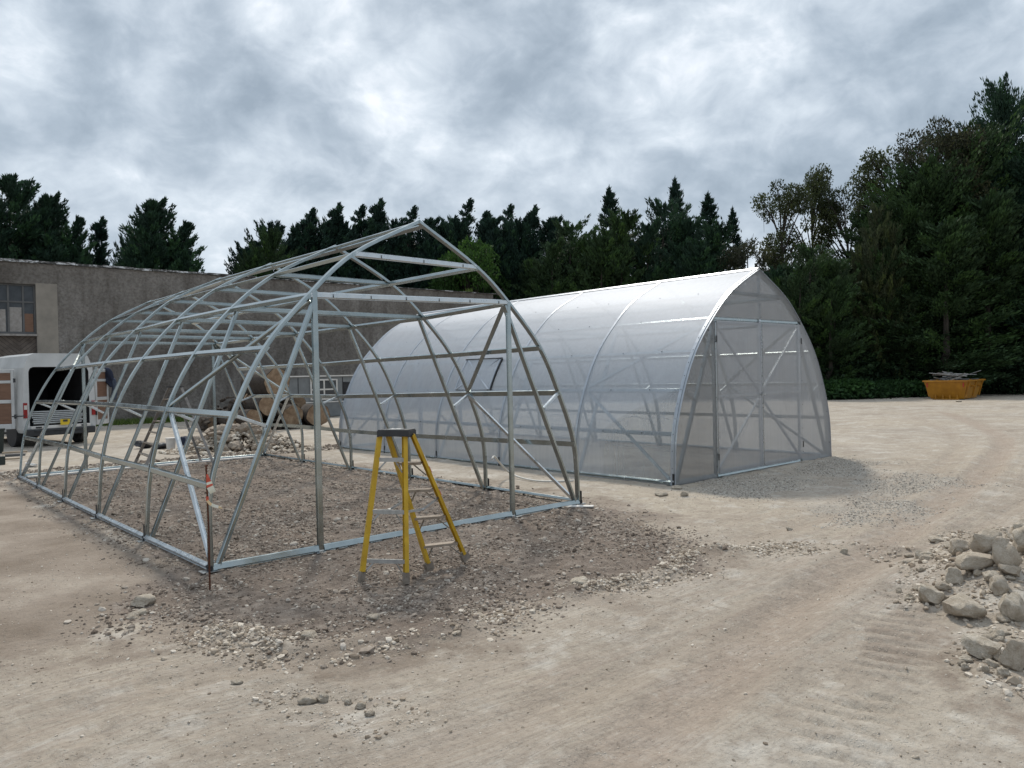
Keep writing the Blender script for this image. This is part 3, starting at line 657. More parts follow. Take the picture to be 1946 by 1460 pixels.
def broadleaf(seed, H, Rr, clumps=26, leaves=420, low=.35, cl=.9, leaf=.2, spray_=.0, squash=1.0):
    rs = np.random.RandomState(seed); mb = MB(); B = []; D = []; VR = []
    mb.tube([(0, 0, -.2), (.1, .05, H*.25), (-.1, .1, H*.5), (.05, 0, H*.72)], .26, 8, .1)
    for i in range(clumps):
        a = rs.uniform(0, 6.283); u = rs.rand(); z = H*(low+(1-low)*u**.8)*.97; tt = (z/H-low)/(1-low)
        r = Rr*math.sqrt(max(.02, 1-(abs(tt-.35)/.72)**2))*rs.uniform(.35, .95); c = np.array([r*math.cos(a), r*math.sin(a), z-cl*.5])
        s = cl*rs.uniform(.6, 1.25); z0 = max(H*.18, z-r*1.1-.5)
        mb.tube([(0, 0, min(z0, H*.7)), (c[0]*.5, c[1]*.5, (z0+c[2])/2+.2), tuple(c)], .09, 5, .03)
        for k in range(4): mb.tube([tuple(c), tuple(c+rs.normal(0, s*.5, 3))], .03, 4, .012)
        n = int(leaves*s*s); d = rs.normal(size=(n, 3)); d /= np.linalg.norm(d, axis=1, keepdims=True)
        rad = s*rs.uniform(.35, 1.0, n)**.6*(1+.4*(vnoise(d[:, 0]*2+i*3, d[:, 2]*2+i)-.5))
        B.append(c+d*rad[:, None]*np.array([1.1, 1.1, .75*squash])); D.append(d+rs.normal(0, .8, (n, 3))); VR.append(np.clip(rs.rand()*.5+rs.rand(n)*.5, 0, 1))
    B = np.vstack(B); D = np.vstack(D); VR = np.concatenate(VR); n = len(B)
    V, F = quads(rs, B, D, leaf*rs.uniform(.6, 1.3, n), leaf*.6*rs.uniform(.7, 1.3, n), 1.5)
    me = bpy.data.meshes.new('trunk'); me.from_pydata(mb.v, [], mb.f); me.update()
    return np_mesh('crown', V, F, dict(var=np.repeat(VR, 4))), me, H, Rr
M['needles'] = leafmat('conifer_foliage', [(0, (.4, .45, .45)), (.5, (1, 1, 1)), (.8, (1.4, 1.5, 1.1)), (1, (2.1, 2.15, 1.2))], .15, True)
M['leaves'] = leafmat('broad_foliage', [(0, (.45, .5, .5)), (.5, (1, 1, 1)), (1, (2.0, 1.9, 1.3))], .3, True)
M['bark'] = simple('bark', (.025, .02, .016), (.07, .058, .046), .95, 0, 7, .03, stretch=(1, 1, .3))
K = {}
K['spire'] = [conifer(s, 14, 3.2, 330, 6, 1.05, .65, 11, 8, ln=.29, wd=.095, lean=.8, lead_h=(.86, 1.0), lead_r=.5) for s in (1, 2)]
K['multi'] = [conifer(s, 14, 4.6, 520, 6, .62, .42, 13, 10, ln=.31, wd=.10, lean=.6, lead_h=(.78, .97), lead_r=.65) for s in (3, 4)]
K['broad'] = [conifer(s, 13, 5.5, 560, 8, .5, .28, 14, 10, ln=.31, wd=.105, full=.2, lean=.35, lead_h=(.78, .98), lead_r=.65) for s in (5, 6)]
K['big'] = [conifer(s, 15, 6.5, 860, 7, .42, .06, 17, 11, ln=.29, wd=.10, full=.2, lumps=.4, lean=.3, jit=.26, lead_h=(.7, .96), lead_r=.6) for s in (7, 8)]
K['spruce'] = [conifer(9, 14, 3.0, 130, 1, 1.0, .0, 10, 7, ln=.32, wd=.09, lumps=.45, jit=.13, inner=.1)]
K['oak'] = [broadleaf(s, 14, 4.6, 34, 430, .3) for s in (10, 11)]
K['open'] = [broadleaf(12, 15, 4.4, 30, 330, .42, .95, .2)]
K['round'] = [broadleaf(13, 9, 3.6, 46, 520, .2, 1.0, .2)]
for k, l in K.items():
    for cr_, tr_, _, _ in l: cr_.materials.append(M['leaves'] if k in ('oak', 'open', 'round') else M['needles']); tr_.materials.append(M['bark'])
def tree(kind, i, px, topy, Z, half, colr, label, group=None, rz=None, name=None):
    cr_, tr_, H0, R0 = K[kind][i % len(K[kind])]
    p = DZ(px, 705, Z); H = (CAM+Z*ray(px, topy))[2]; rr = half*Z/FPX
    t = thing(name or ('broadleaf_tree' if kind in ('oak', 'open', 'round') else 'conifer_tree'), label, 'tree', (p[0], p[1], 0), random.uniform(0, 6.28) if rz is None else rz, group)
    if kind not in ('oak', 'open', 'round'): t.rotation_euler = (0, 0, 0 if rz is None else rz)
    t.scale = (rr/R0, rr/R0, H/(H0*1.01))
    o = link('crown', cr_, None, t); o.color = (*colr, 1); link('trunk', tr_, None, t); return t
random.seed(8)
DG = (.025, .052, .040); DG2 = (.027, .056, .036); OL = (.038, .068, .030); BR = (.055, .06, .02); BL = (.045, .058, .026); BG = (.06, .125, .022); RB = (.052, .056, .034)
gl = 'conifers beyond the building'
TREES = [
 ('multi', 0, 20, 338, 48, 136, DG2, 'tall bushy dark conifer at the far left above the boarded window'),
 ('multi', 1, 92, 378, 50, 101, DG2, 'dark conifer between the far left tall one and the slender one'),
 ('multi', 0, -70, 350, 50, 143, DG, 'dark conifer just outside the left frame edge'),
 ('spire', 0, 180, 418, 54, 83, DG, 'slender dark conifer between the two bushy ones at left'),
 ('multi', 1, 288, 388, 50, 119, DG2, 'lone bushy conifer right of the slender one at left'),
 ('broad', 1, 55, 398, 53, 110, DG2, 'broad dark conifer body behind the far left bushy trees'),
 ('broad', 0, 290, 425, 53, 82, DG2, 'broad dark conifer body behind the lone bushy one at left'),
 ('broad', 0, 520, 452, 58, 85, OL, 'low yellow-olive conifer at the left end of the middle row'),
 ('spire', 1, 578, 400, 60, 89, DG, 'first dark spired conifer of the middle row counted from the left'),
 ('spire', 0, 628, 392, 61, 89, DG, 'second dark spired conifer of the middle row counted from the left'),
 ('spire', 1, 672, 394, 62, 89, DG, 'third dark spired conifer of the middle row counted from the left'),
 ('spire', 0, 706, 384, 60, 94, DG, 'tallest dark conifer of the middle row left of the frame apex'),
 ('spire', 1, 772, 396, 61, 83, DG, 'dark conifer right behind the bare frame apex'),
 ('spire', 0, 826, 424, 62, 81, DG, 'lower dark conifer right of the bare frame apex'),
 ('spire', 1, 878, 382, 64, 83, DG, 'tall windswept spire above the bright green tree'),
 ('spire', 0, 915, 408, 65, 75, DG, 'dark spire just right of the tall windswept one'),
 ('spire', 1, 955, 393, 63, 81, DG, 'dark spire of the middle row second from its right end'),
 ('spire', 0, 1002, 396, 61, 81, DG, 'dark spire at the right end of the middle row'),
 ('round', 0, 893, 440, 58, 78, (.038, .085, .02), 'bright green leafy tree behind the right part of the wall'),
 ('broad', 1, 1085, 432, 58, 119, OL, 'broad olive conifer left of the covered greenhouse ridge'),
 ('spire', 1, 1060, 470, 60, 81, DG, 'shaded conifer at the end of the building'),
 ('spruce', 0, 1165, 362, 62, 87, DG, 'thin ragged spruce top rising above the olive conifers'),
 ('broad', 0, 1185, 420, 56, 117, OL, 'wide olive-green conifer behind the middle of the covered greenhouse'),
 ('spruce', 0, 1290, 345, 60, 77, DG, 'tallest thin spruce above the covered greenhouse'),
 ('broad', 1, 1262, 392, 57, 119, DG2, 'dark broad conifer in front of the tallest thin spruce'),
 ('spruce', 0, 1352, 373, 60, 90, DG, 'thin spruce right of the tallest one'),
 ('broad', 0, 1360, 440, 54, 117, DG2, 'broad dark conifer below the right-hand thin spruce'),
 ('spruce', 0, 1398, 400, 62, 57, DG, 'small spruce tip left of the tall broadleaf trees'),
 ('oak', 0, 1425, 452, 52, 70, RB, 'reddish-brown leafy tree behind the greenhouse peak'),
 ('oak', 0, 1490, 334, 54, 84, BL, 'tall airy broadleaf tree above the greenhouse peak'),
 ('open', 0, 1548, 302, 56, 70, BL, 'tall broadleaf tree with a lone clump on a bare stem'),
 ('oak', 1, 1615, 340, 54, 82, BL, 'airy broadleaf tree left of the high brown crown'),
 ('broad', 1, 1540, 476, 47, 106, OL, 'low olive conifer right behind the greenhouse peak'),
 ('broad', 0, 1480, 520, 48, 91, DG2, 'low dark conifer hidden behind the greenhouse end'),
 ('open', 0, 1700, 262, 52, 92, BL, 'high leafy crown with sky gaps left of the brown crown'),
 ('oak', 1, 1790, 220, 50, 105, RB, 'high brown-tinged leafy crown above the large conifer'),
 ('broad', 1, 1672, 402, 47.5, 60, (.062, .075, .038), 'pale grey-green leafy tree at the left edge of the large conifer'),
 ('big', 0, 1760, 330, 49, 198, OL, 'very large olive conifer with layered boughs behind the skip'),
 ('big', 1, 1915, 200, 51, 144, DG2, 'tallest dark conifer at the right frame edge'),
 ('big', 0, 2020, 255, 47, 180, DG2, 'big dark conifer cut off by the right frame edge'),
 ('big', 0, 1835, 268, 50, 190, OL, 'olive conifer flank between the large one and the tallest one at right'),
 ('big', 1, 1700, 420, 48.5, 130, OL, 'lower left shoulder of olive conifer boughs right of the pale leafy tree'),
 ('big', 1, 1650, 520, 51, 108, DG2, 'dark lower conifer between the greenhouse and the skip'),
]
for t in TREES: tree(*t)
# trees a second row back that close the view under the crowns
for i, px in enumerate(range(520, 1050, 58)):
    tree('multi' if i % 2 else 'broad', i, px, (412 if px > 560 else 440)+(i*37 % 25), 62, 105, DG, 'dark conifer filling behind the middle row of spires', 'filler conifers behind the middle row')
for i, px in enumerate(range(1050, 2150, 85)):
    tree('broad', i, px, 560 if px < 1450 else 500, 66, 85, DG, 'dark conifer in the shaded back row behind the yard trees', 'back row conifers')
# undergrowth
def undergrowth(seed, pl, n, hmax, thick):
    rs = np.random.RandomState(seed); pl = np.array(pl); seg = np.hypot(*(pl[1:]-pl[:-1]).T); cs = np.concatenate([[0], np.cumsum(seg)]); s = rs.uniform(0, cs[-1], n)
    x = np.interp(s, cs, pl[:, 0]); y = np.interp(s, cs, pl[:, 1]); hm = hmax*(.35+1.1*fbm(s*.35, s*0+seed, 3)); z = hm*rs.rand(n)**.8
    wdt = thick*np.sqrt(np.clip(1-(z/hm)**2, 0, 1))+.1
    B = np.column_stack([x+rs.normal(0, .5, n)*wdt, y+rs.normal(0, .5, n)*wdt, z]); D = rs.normal(0, 1, (n, 3)); D[:, 2] = np.abs(D[:, 2])
    V, F = quads(rs, B, D, rs.uniform(.12, .34, n), rs.uniform(.08, .2, n), 1.2); return V, F, np.repeat(np.clip(vnoise(s*1.1, z*1.5)*.6+rs.rand(n)*.4, 0, 1), 4)
V, F, v = undergrowth(31, [tuple(DZ(px, 705, Z)[:2]) for px, Z in ((930, 50), (1200, 50), (1500, 47.5), (1600, 46.5), (1700, 47), (1800, 47), (1900, 46), (2050, 42), (2300, 36))], 62000, 2.3, 1.6)
o = link('undergrowth', np_mesh('undergrowth', V, F, dict(var=v)), M['leaves']); o.color = (.02, .042, .02, 1); tag(o, 'dark tangled undergrowth along the edge of the yard', kind='stuff')
V, F, v = undergrowth(32, [tuple(DZ(px, 705, Z)[:2]) for px, Z in ((1560, 43.5), (1625, 43.5), (1690, 45), (1750, 44))], 14000, 1.2, 1.2)
o = link('weeds', np_mesh('weeds', V, F, dict(var=v)), M['leaves']); o.color = (.022, .055, .018, 1); tag(o, 'green weeds at the yard edge left of the skip', kind='stuff')


# ================================================================== GREENHOUSES
def HAT(w=.046, d=.036, fl=.006, t=.004):
    w = w*1.24
    return [(-w/2-fl, -d), (-w/2-fl, -d+t), (-w/2, -d+t), (-w/2, -.005), (-w/2+.006, 0), (w/2-.006, 0), (w/2, -.005), (w/2, -d+t), (w/2+fl, -d+t), (w/2+fl, -d)]
def spline3(P, n=5):
    P = [Vector(p) for p in P]; Q = [2*P[0]-P[1]]+P+[2*P[-1]-P[-2]]; out = []
    for i in range(1, len(Q)-2):
        for k in range(n):
            t = k/n; a, b, c, d = Q[i-1:i+3]; out.append(.5*((2*b)+(c-a)*t+(2*a-5*b+4*c-d)*t*t+(3*b-a-3*c+d)*t**3))
    out.append(P[-1]); return out
def greenhouse_frame(root, ys, N, posts, st=M['steel'], br=M['bright_steel'], near_screws=True):
    """N[k]: six (xl,zl,xr,zr) nodes and the apex"""
    K_ = len(ys)
    nd = lambda k, j, s: Vector((N[k][j][0 if s < 0 else 2], ys[k], N[k][j][1 if s < 0 else 3]))
    apex = lambda k: Vector((N[k][6][0], ys[k], N[k][6][1]))
    cen = lambda k: Vector(((N[k][0][0]+N[k][0][2])/2, ys[k], .6))
    hat = HAT()
    for k in range(K_):
        mb = MB()
        for s in (-1, 1):
            P = spline3([nd(k, j, s) for j in range(6)]+[apex(k)])
            mb.sweep(hat, P, [p-cen(k) for p in P])
        mb.build('arch', st, root)
        for s in (-1, 1):
            a = nd(k, 0, s)+Vector((-s*.055, 0, .03)); b = nd(k, 4, s)+Vector((-s*.05, 0, -.05)); up = Vector((s, 0, .2))
            MB().sweep(hat, [a, b], up).build('inner_leg', st, root)
            zt = 1.34 if True else 0; f = (zt-a.z)/(b.z-a.z); c = a+(b-a)*f
            MB().sweep(HAT(.034, .03, .008), [nd(k, 2, s)+Vector((-s*.03, 0, 0)), c+Vector((s*.01, 0, 0))], (0, 0, 1)).build('strut', br, root)
            f = MB(); x = nd(k, 0, s); f.box((x.x+s*.008, x.y-.022, .09), (.008, .034, .19)); f.box((x.x+s*.0, x.y-.022, .03), (.045, .03, .05)); f.build('foot_bracket', M['black_steel'], root)
            f = MB(); f.box((x.x+s*.0, x.y, .008), (.15, .13, .006)); f.build('base_plate', br, root)
        for j in (4, 5):
            a, b = nd(k, j, -1), nd(k, j, 1); off = Vector((0, -.03 if k == 0 else 0, 0))
            if k == K_-1: off = Vector((0, .03, 0))
            tb = MB().sweep(HAT(.044, .034), [a+Vector((.02, 0, -.02))+off, b+Vector((-.02, 0, -.02))+off], (0, -1, 0)).build('tie_beam', br if k == 0 else st, root)
            if k == 0 and near_screws:
                q = MB(); n_ = 6 if j == 4 else 3
                for i in range(n_):
                    p = a.lerp(b, (i+.6)/n_)+off; q.box((p.x, p.y-.003, p.z-.03), (.007, .006, .022)); q.box((p.x, p.y-.004, p.z-.012), (.012, .006, .006))
                q.build('bolts', M['dark_screw'], tb)
    # purlins
    for j in range(1, 6):
        for s in (-1, 1):
            P = [nd(k, j, s) for k in range(K_)]; P = [p-(p-cen(k)).normalized()*.006 for k, p in enumerate(P)]
            P[0] = P[0]+Vector((0, -.03, 0)); P[-1] = P[-1]+Vector((0, .03, 0))
            MB().sweep(HAT(.046, .044), P, [p-cen(k) for k, p in enumerate(P)]).build('purlin', st, root)
    for s in (-1, 1):
        P = [apex(k)+Vector((s*.075, 0, -.045)) for k in range(K_)]; P[0] = P[0]+Vector((0, -.02, 0))
        MB().sweep(HAT(.036, .030), P, Vector((s*.5, 0, 1))).build('ridge_purlin', st, root)
    # base rails
    for s in (-1, 1):
        for k in range(K_-1):
            a = nd(k, 0, s)+Vector((s*.0, .03, .065)); b = nd(k+1, 0, s)+Vector((0, -.03, .065))
            MB().sweep(HAT(.042, .036), [a, b], Vector((s*.45, 0, 1))).build('base_rail', st if s > 0 else br, root)
    for k in (0, K_-1):
        xs = [nd(k, 0, -1).x+.03]+[p-.0 for p in posts]+[nd(k, 0, 1).x-.03]; yy = ys[k]+(-.035 if k == 0 else .02)
        for i in range(3):
            MB().sweep(HAT(.05, .034), [(xs[i]+(.03 if i else 0), yy, .045), (xs[i+1]-(.03 if i < 2 else 0), yy, .045)], Vector((0, -1, .35))).build('threshold_rail', st, root)
        for x in posts:
            zt = nd(k, 4, 1).z-.03
            MB().sweep(HAT(.044, .038), [(x, yy, .02), (x, yy, zt)], (0, -1, 0)).build('door_post', st, root)
            f = MB(); f.box((x+.01, yy-.0, .006), (.17, .12, .006)); f.build('post_plate', br, root)
    # corner braces: ground corner > second arch > tie corner, at both ends
    for (k0, k1) in ((0, 1), (K_-1, K_-2)):
        sg = 1 if k1 > k0 else -1
        for s in (-1, 1):
            mid = nd(k1, 2, s)+Vector((-s*.03, 0, -.0)); g = nd(k0, 0, s)+Vector((-s*.03, sg*.05, .06)); t = nd(k0, 4, s)+Vector((-s*.03, sg*.03, -.06))
            MB().sweep(HAT(.036, .03), [g, mid+Vector((0, -sg*.03, -.03))], Vector((s, 0, .4))).build('brace', br, root)
            MB().sweep(HAT(.036, .03), [mid+Vector((0, -sg*.03, .04)), t], Vector((s, 0, .4))).build('brace', st, root)
    return nd, apex, cen
NODES={
 0:[ (0.031,0.000,4.980,0.000), (0.048,0.784,4.925,0.828), (0.278,1.459,4.649,1.539), (0.611,2.101,4.324,2.136), (1.097,2.652,3.791,2.697), (1.621,3.116,3.294,3.099) ,(2.471,3.555)],
 1:[ (0.005,0.000,4.960,0.000), (0.073,0.797,4.921,0.796), (0.266,1.473,4.666,1.514), (0.599,2.120,4.343,2.113), (1.053,2.670,3.853,2.653), (1.623,3.126,3.299,3.113) ,(2.461,3.551)],
 2:[ (-0.015,0.000,4.945,0.000), (0.056,0.798,4.891,0.769), (0.254,1.497,4.664,1.484), (0.601,2.127,4.353,2.102), (1.081,2.685,3.873,2.651), (1.641,3.149,3.314,3.132) ,(2.478,3.580)],
 3:[ (-0.024,0.000,4.929,0.000), (0.054,0.825,4.911,0.761), (0.273,1.502,4.680,1.451), (0.607,2.128,4.344,2.077), (1.076,2.662,3.870,2.648), (1.626,3.156,3.307,3.126) ,(2.463,3.587)],
 4:[ (-0.028,0.000,4.913,0.000), (0.040,0.821,4.898,0.782), (0.257,1.498,4.665,1.459), (0.592,2.123,4.383,2.090), (1.112,2.685,3.872,2.670), (1.664,3.128,3.334,3.135) ,(2.501,3.560)],
 5:[ (-0.022,0.000,4.902,0.000), (0.067,0.783,4.874,0.765), (0.286,1.477,4.665,1.439), (0.653,2.121,4.335,2.080), (1.126,2.658,3.878,2.656), (1.670,3.114,3.343,3.114) ,(2.471,3.555)],
}

g1 = thing('greenhouse_frame', 'bare galvanised steel frame of a pointed-arch greenhouse without any covering', 'greenhouse', (0, 0, 0))
YS1 = [0, 1.9528, 4.0353, 6.0881, 8.1653, 10.1543]
greenhouse_frame(g1, YS1, NODES, (1.16, 3.775))

WR = [1, .9791, .8903, .7554, .5585, .3387]; HR = [0, .7957, 1.4845, 2.1129, 2.6674, 3.1235, 3.5547]
W2_, B2 = 5.14, 2.08
N2 = [[(W2_/2*(1-w), h, W2_/2*(1+w), h) for w, h in zip(WR, HR)]+[(W2_/2, HR[6])] for k in range(6)]
YS2 = [B2*k for k in range(6)]
g2 = thing('covered_greenhouse', 'pointed-arch greenhouse clad in translucent polycarbonate with double end doors', 'greenhouse', (7.2, .13, -.01), .0122)
PX = (W2_/2*(1-.5585)+.03, W2_/2*(1+.5585)-.03)
nd, apex, cen = greenhouse_frame(g2, YS2, N2, PX, M['steel'], M['steel'], False)

def poly_mat(name, op, tint, white, gloss_r, streak=True):
    m = bpy.data.materials.new(name); m.use_nodes = True; N = m.node_tree.nodes; L = m.node_tree.links; N.clear()
    out = N.new('ShaderNodeOutputMaterial'); co = objc(N)
    lw = N.new('ShaderNodeLayerWeight'); lw.inputs[0].default_value = .35
    f = noise(N, L, 1.0, 5, .6, co, stretch=(2.5, 2.5, .5)); f2 = noise(N, L, 1.0, 6, .7, co, stretch=(14, 14, .35))
    k = nmath(N, L, 'ADD', nmath(N, L, 'MULTIPLY', nmath(N, L, 'SUBTRACT', f, .5), .22), nmath(N, L, 'MULTIPLY', nmath(N, L, 'SUBTRACT', f2, .5), .26))
    o = nmath(N, L, 'ADD', nmath(N, L, 'ADD', nmath(N, L, 'MULTIPLY', nmath(N, L, 'POWER', lw.outputs['Facing'], 1.6), .38), op), k, True)
    tr_ = N.new('ShaderNodeBsdfTransparent'); tr_.inputs[0].default_value = (*tint, 1)
    df = N.new('ShaderNodeBsdfDiffuse'); df.inputs[0].default_value = (*white, 1)
    tl_ = N.new('ShaderNodeBsdfTranslucent'); tl_.inputs[0].default_value = (*white, 1)
    m1 = N.new('ShaderNodeMixShader'); m1.inputs[0].default_value = .42; L.new(df.outputs[0], m1.inputs[1]); L.new(tl_.outputs[0], m1.inputs[2])
    m2 = N.new('ShaderNodeMixShader'); L.new(o, m2.inputs[0]); L.new(tr_.outputs[0], m2.inputs[1]); L.new(m1.outputs[0], m2.inputs[2])
    gl_ = N.new('ShaderNodeBsdfGlossy'); gl_.inputs[0].default_value = (.9, .93, 1, 1); gl_.inputs['Roughness'].default_value = gloss_r
    fr = N.new('ShaderNodeFresnel'); fr.inputs[0].default_value = 1.5
    m3 = N.new('ShaderNodeMixShader'); L.new(nmath(N, L, 'MULTIPLY', fr.outputs[0], .16, True), m3.inputs[0]); L.new(m2.outputs[0], m3.inputs[1]); L.new(gl_.outputs[0], m3.inputs[2])
    L.new(m3.outputs[0], out.inputs[0]); return m
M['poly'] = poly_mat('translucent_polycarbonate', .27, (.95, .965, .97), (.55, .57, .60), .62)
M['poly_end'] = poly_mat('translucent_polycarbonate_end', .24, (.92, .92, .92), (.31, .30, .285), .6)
M['strip'] = simple('pale_clamping_strip', (.33, .36, .40), (.42, .45, .49), .4, .6, 8)
def skin_strip(ys0, ys1, s, off, th, j0=0, j1=6, path=None):
    """curved sheet over the arch profile between two stations, with real thickness"""
    P = path or spline3([Vector((N2[0][j][0 if s < 0 else 2], 0, N2[0][j][1 if s < 0 else 3])) for j in range(6)]+[Vector((W2_/2, 0, HR[6]))], 5)
    c = Vector((W2_/2, 0, .6)); nn = []
    for i, p in enumerate(P):
        t = (P[min(i+1, len(P)-1)]-P[max(i-1, 0)]).normalized(); q = Vector((t.z, 0, -t.x))
        if q.dot(p-c) < 0: q = -q
        nn.append(q)
    vs = []; n = len(P)
    for y in (ys0, ys1):
        for o in (off, off+th): vs += [(p.x+q.x*o, y, p.z+q.z*o) for p, q in zip(P, nn)]
    fs = []
    for i in range(n-1):
        a = lambda r: r*n+i
        fs += [(a(0), a(0)+1, a(2)+1, a(2)), (a(1), a(3), a(3)+1, a(1)+1), (a(0), a(1), a(1)+1, a(0)+1), (a(2), a(2)+1, a(3)+1, a(3))]
    fs += [(0, 2*n, 3*n, n), (n-1, 2*n-1, 4*n-1, 3*n-1)]
    return vs, fs
for k in range(5):
    for s in (-1, 1):
        v, f = skin_strip(YS2[k]+.004, YS2[k+1]-.004, s, .004, .006); o = MB().add(v, f).build('cover_panel', M['poly'], g2, smooth=True); o.data.set_sharp_from_angle(angle=R(35))
for k in range(6):
    for s in (-1, 1):
        w = .025 if k else .03
        v, f = skin_strip(YS2[k]-w+(.0 if k else -.0), YS2[k]+w, s, .013, .003); MB().add(v, f).build('cover_strip', M['strip'], g2)
mb = MB(); mb.sweep([(-.05, -.03), (0, .006), (.05, -.03), (0, -.004)], [(W2_/2, -.04, HR[6]+.03), (W2_/2, YS2[5]+.04, HR[6]+.03)], (0, 0, 1)); mb.build('ridge_cap', M['strip'], g2)
# screws along the purlins, and on the end strip
mb = MB()
def screw(p, q, r=.011):
    a = Vector(q).normalized(); u = a.orthogonal().normalized(); w = a.cross(u); P = Vector(p)
    mb.add([P+(u*math.cos(t)+w*math.sin(t))*r for t in [k*math.pi/3 for k in range(6)]]+[P+a*.008], [(i, (i+1) % 6, 6) for i in range(6)])
for j in range(1, 6):
    for s in (-1, 1):
        p = nd(0, j, s); q = (p-cen(0)).normalized()
        for k in range(5):
            for t in (.3, .7): screw(Vector((p.x, YS2[k]+t*B2, p.z))+q*.012, q)
P = spline3([nd(0, j, -1) for j in range(6)]+[apex(0)], 3)
for p in P[1:-1]: q = (p-cen(0)).normalized(); screw(p+q*.017, q, .009)
mb.build('screws', M['dark_screw'], g2)
# end walls
def arc(s, j0, j1, x=0):
    P = spline3([Vector((N2[0][j][0 if s < 0 else 2], 0, N2[0][j][1 if s < 0 else 3])) for j in range(6)]+[Vector((W2_/2, 0, HR[6]))], 5)
    return [(p.x, p.z) for p in P[j0*5:j1*5+1]]
def panel(name, outline, y, th, mt, parent=g2):
    return MB().prism(outline, y, y+th, lambda a, b_, h: (a, h, b_)).build(name, mt, parent)
ZT = HR[4]-.03; xl, xr = PX; xc = W2_/2
for y, far in ((-.062, False), (YS2[5]+.06, True)):
    for s in (-1, 1):
        A = [p for p in arc(s, 0, 4)]; xp = xl if s < 0 else xr
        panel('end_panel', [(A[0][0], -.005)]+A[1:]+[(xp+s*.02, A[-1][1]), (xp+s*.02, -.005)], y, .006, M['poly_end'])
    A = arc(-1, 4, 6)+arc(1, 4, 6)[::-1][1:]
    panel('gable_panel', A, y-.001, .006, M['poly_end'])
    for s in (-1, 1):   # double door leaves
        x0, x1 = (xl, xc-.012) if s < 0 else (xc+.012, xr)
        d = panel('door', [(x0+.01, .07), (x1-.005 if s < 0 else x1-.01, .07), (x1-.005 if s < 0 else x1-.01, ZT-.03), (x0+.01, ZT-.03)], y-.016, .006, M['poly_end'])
        fr = MB(); yy = y+.008; xo, xi = (x0+.03, x1-.03) if s < 0 else (x1-.03, x0+.03)
        z0, z1 = .1, ZT-.06; zm = (z0+z1)/2
        up = (0, -1, 0)
        for a, b_ in (((xo, z0), (xo, z1)), ((xi, z0), (xi, z1))): fr.sweep(HAT(.036, .026, .008), [(a[0], yy, a[1]), (b_[0], yy, b_[1])], up)
        sg = 1 if xi > xo else -1
        for z in (z0, zm, z1): fr.sweep(HAT(.034, .024, .007), [(xo+sg*.03, yy+.002, z), (xi-sg*.03, yy+.002, z)], up)
        fr.build('door_frame', M['bright_steel'], d)
        for a, b_ in (((xo+sg*.03, z0+.04), (xi-sg*.02, zm-.08)), ((xo+sg*.03, z1-.04), (xi-sg*.02, zm+.08))):
            MB().sweep(HAT(.034, .024, .007), [(a[0], yy+.004, a[1]), (b_[0], yy+.004, b_[1])], up).build('door_brace', M['bright_steel'], d)
        hb = MB()
        for z in (.35, 2.3): hb.box((xo-sg*.035, y-.022, z), (.02, .01, .11))
        hb.build('hinge', M['dark_screw'], d)
        if not far and s > 0:
            lt = MB(); lt.box((xc, y-.03, zm), (.13, .012, .02)); lt.tube([(xc-.03, y-.04, zm-.02), (xc-.03, y-.04, zm+.03)], .008); lt.build('latch', M['alu'], d)
    MB().sweep(HAT(.04, .03), [(xc, y+.008, ZT), (xc, y+.008, HR[6]-.06)], (0, -1, 0)).build('gable_post', M['bright_steel'], g2)
    MB().sweep(HAT(.04, .03), [(xc, y+.012, .07), (xc, y+.012, ZT)], (0, -1, 0)).build('meeting_post', M['strip'], g2)
    sc = mb = MB()
    for s in (-1, 1):
        for z in np.arange(.2, 2.5, .45): screw(((xl if s < 0 else xr)+s*.03, y-.004, z), (0, -1, 0), .008)
    for z in np.arange(.3, 3.3, .4): screw((xc, y-.012, z), (0, -1, 0), .008)
    for a, b_ in arc(-1, 0, 6)[2::4]+arc(1, 0, 6)[2::4]: screw((a+(xc-a)*.03, y-.004, b_-.02), (0, -1, 0), .008)
    mb.build('screws', M['dark_screw'], g2)
    for s in (-1, 1):
        path = [Vector((a, 0, b_)) for a, b_ in arc(s, 0, 6)]
        v, f = skin_strip(y-.004, y+.03, s, .001, .006, path=path); MB().add(v, f).build('edge_trim', M['strip'], g2)
# roof vent in the third bay
seg = [Vector(p) for p in spline3([nd(0, j, -1) for j in range(6)]+[apex(0)], 5)][10:16]
seg = [Vector((p.x, 0, p.z)) for p in seg]; v, f = skin_strip(4.70, 5.80, -1, .035, .012, path=seg)
vt = MB().add(v, f).build('vent_flap', M['poly'], g2)
mb = MB()
for y in (4.68, 5.80): v, f = skin_strip(y, y+.035, -1, .012, .04, path=seg); mb.add(v, f)
mb.build('vent_frame', M['strip'], vt)
mb = MB(); q = seg[-1]; mb.box((q.x-.05, 5.24, q.z+.03), (.03, 1.2, .018)); v, f = skin_strip(4.655, 4.672, -1, .014, .02, path=seg); mb.add(v, f); mb.build('vent_seal', M['black_steel'], vt)
mb = MB()
a0, a1 = seg[0], seg[-1]
for ya, yb in ((4.72, 5.78), (5.78, 4.72)):
    mb.bar((a0.x-.045, ya, a0.z+.03), (a1.x-.045, yb, a1.z+.03), .03, .012, (-1, 0, 1))
mb.build('vent_brace', M['strip'], vt)
# slack white wire hung inside along the wall
P = []
random.seed(2)
for i in range(26):
    y = .15+i*.085*2; P.append((.16+.02*math.sin(i), y, 1.0+.03*math.sin(i*1.7)+.05*math.sin(i*.6)+random.uniform(-.01, .01)))
MB().tube([Vector(p) for p in P], .006, 5).build('wire', M['white_board'], g2)
P = [(.17, .15+i*.17, .62+.05*math.cos(i*.5)-.16*math.exp(-i/3)) for i in range(18)]
MB().tube(P, .006, 5).build('wire', M['white_board'], g2)


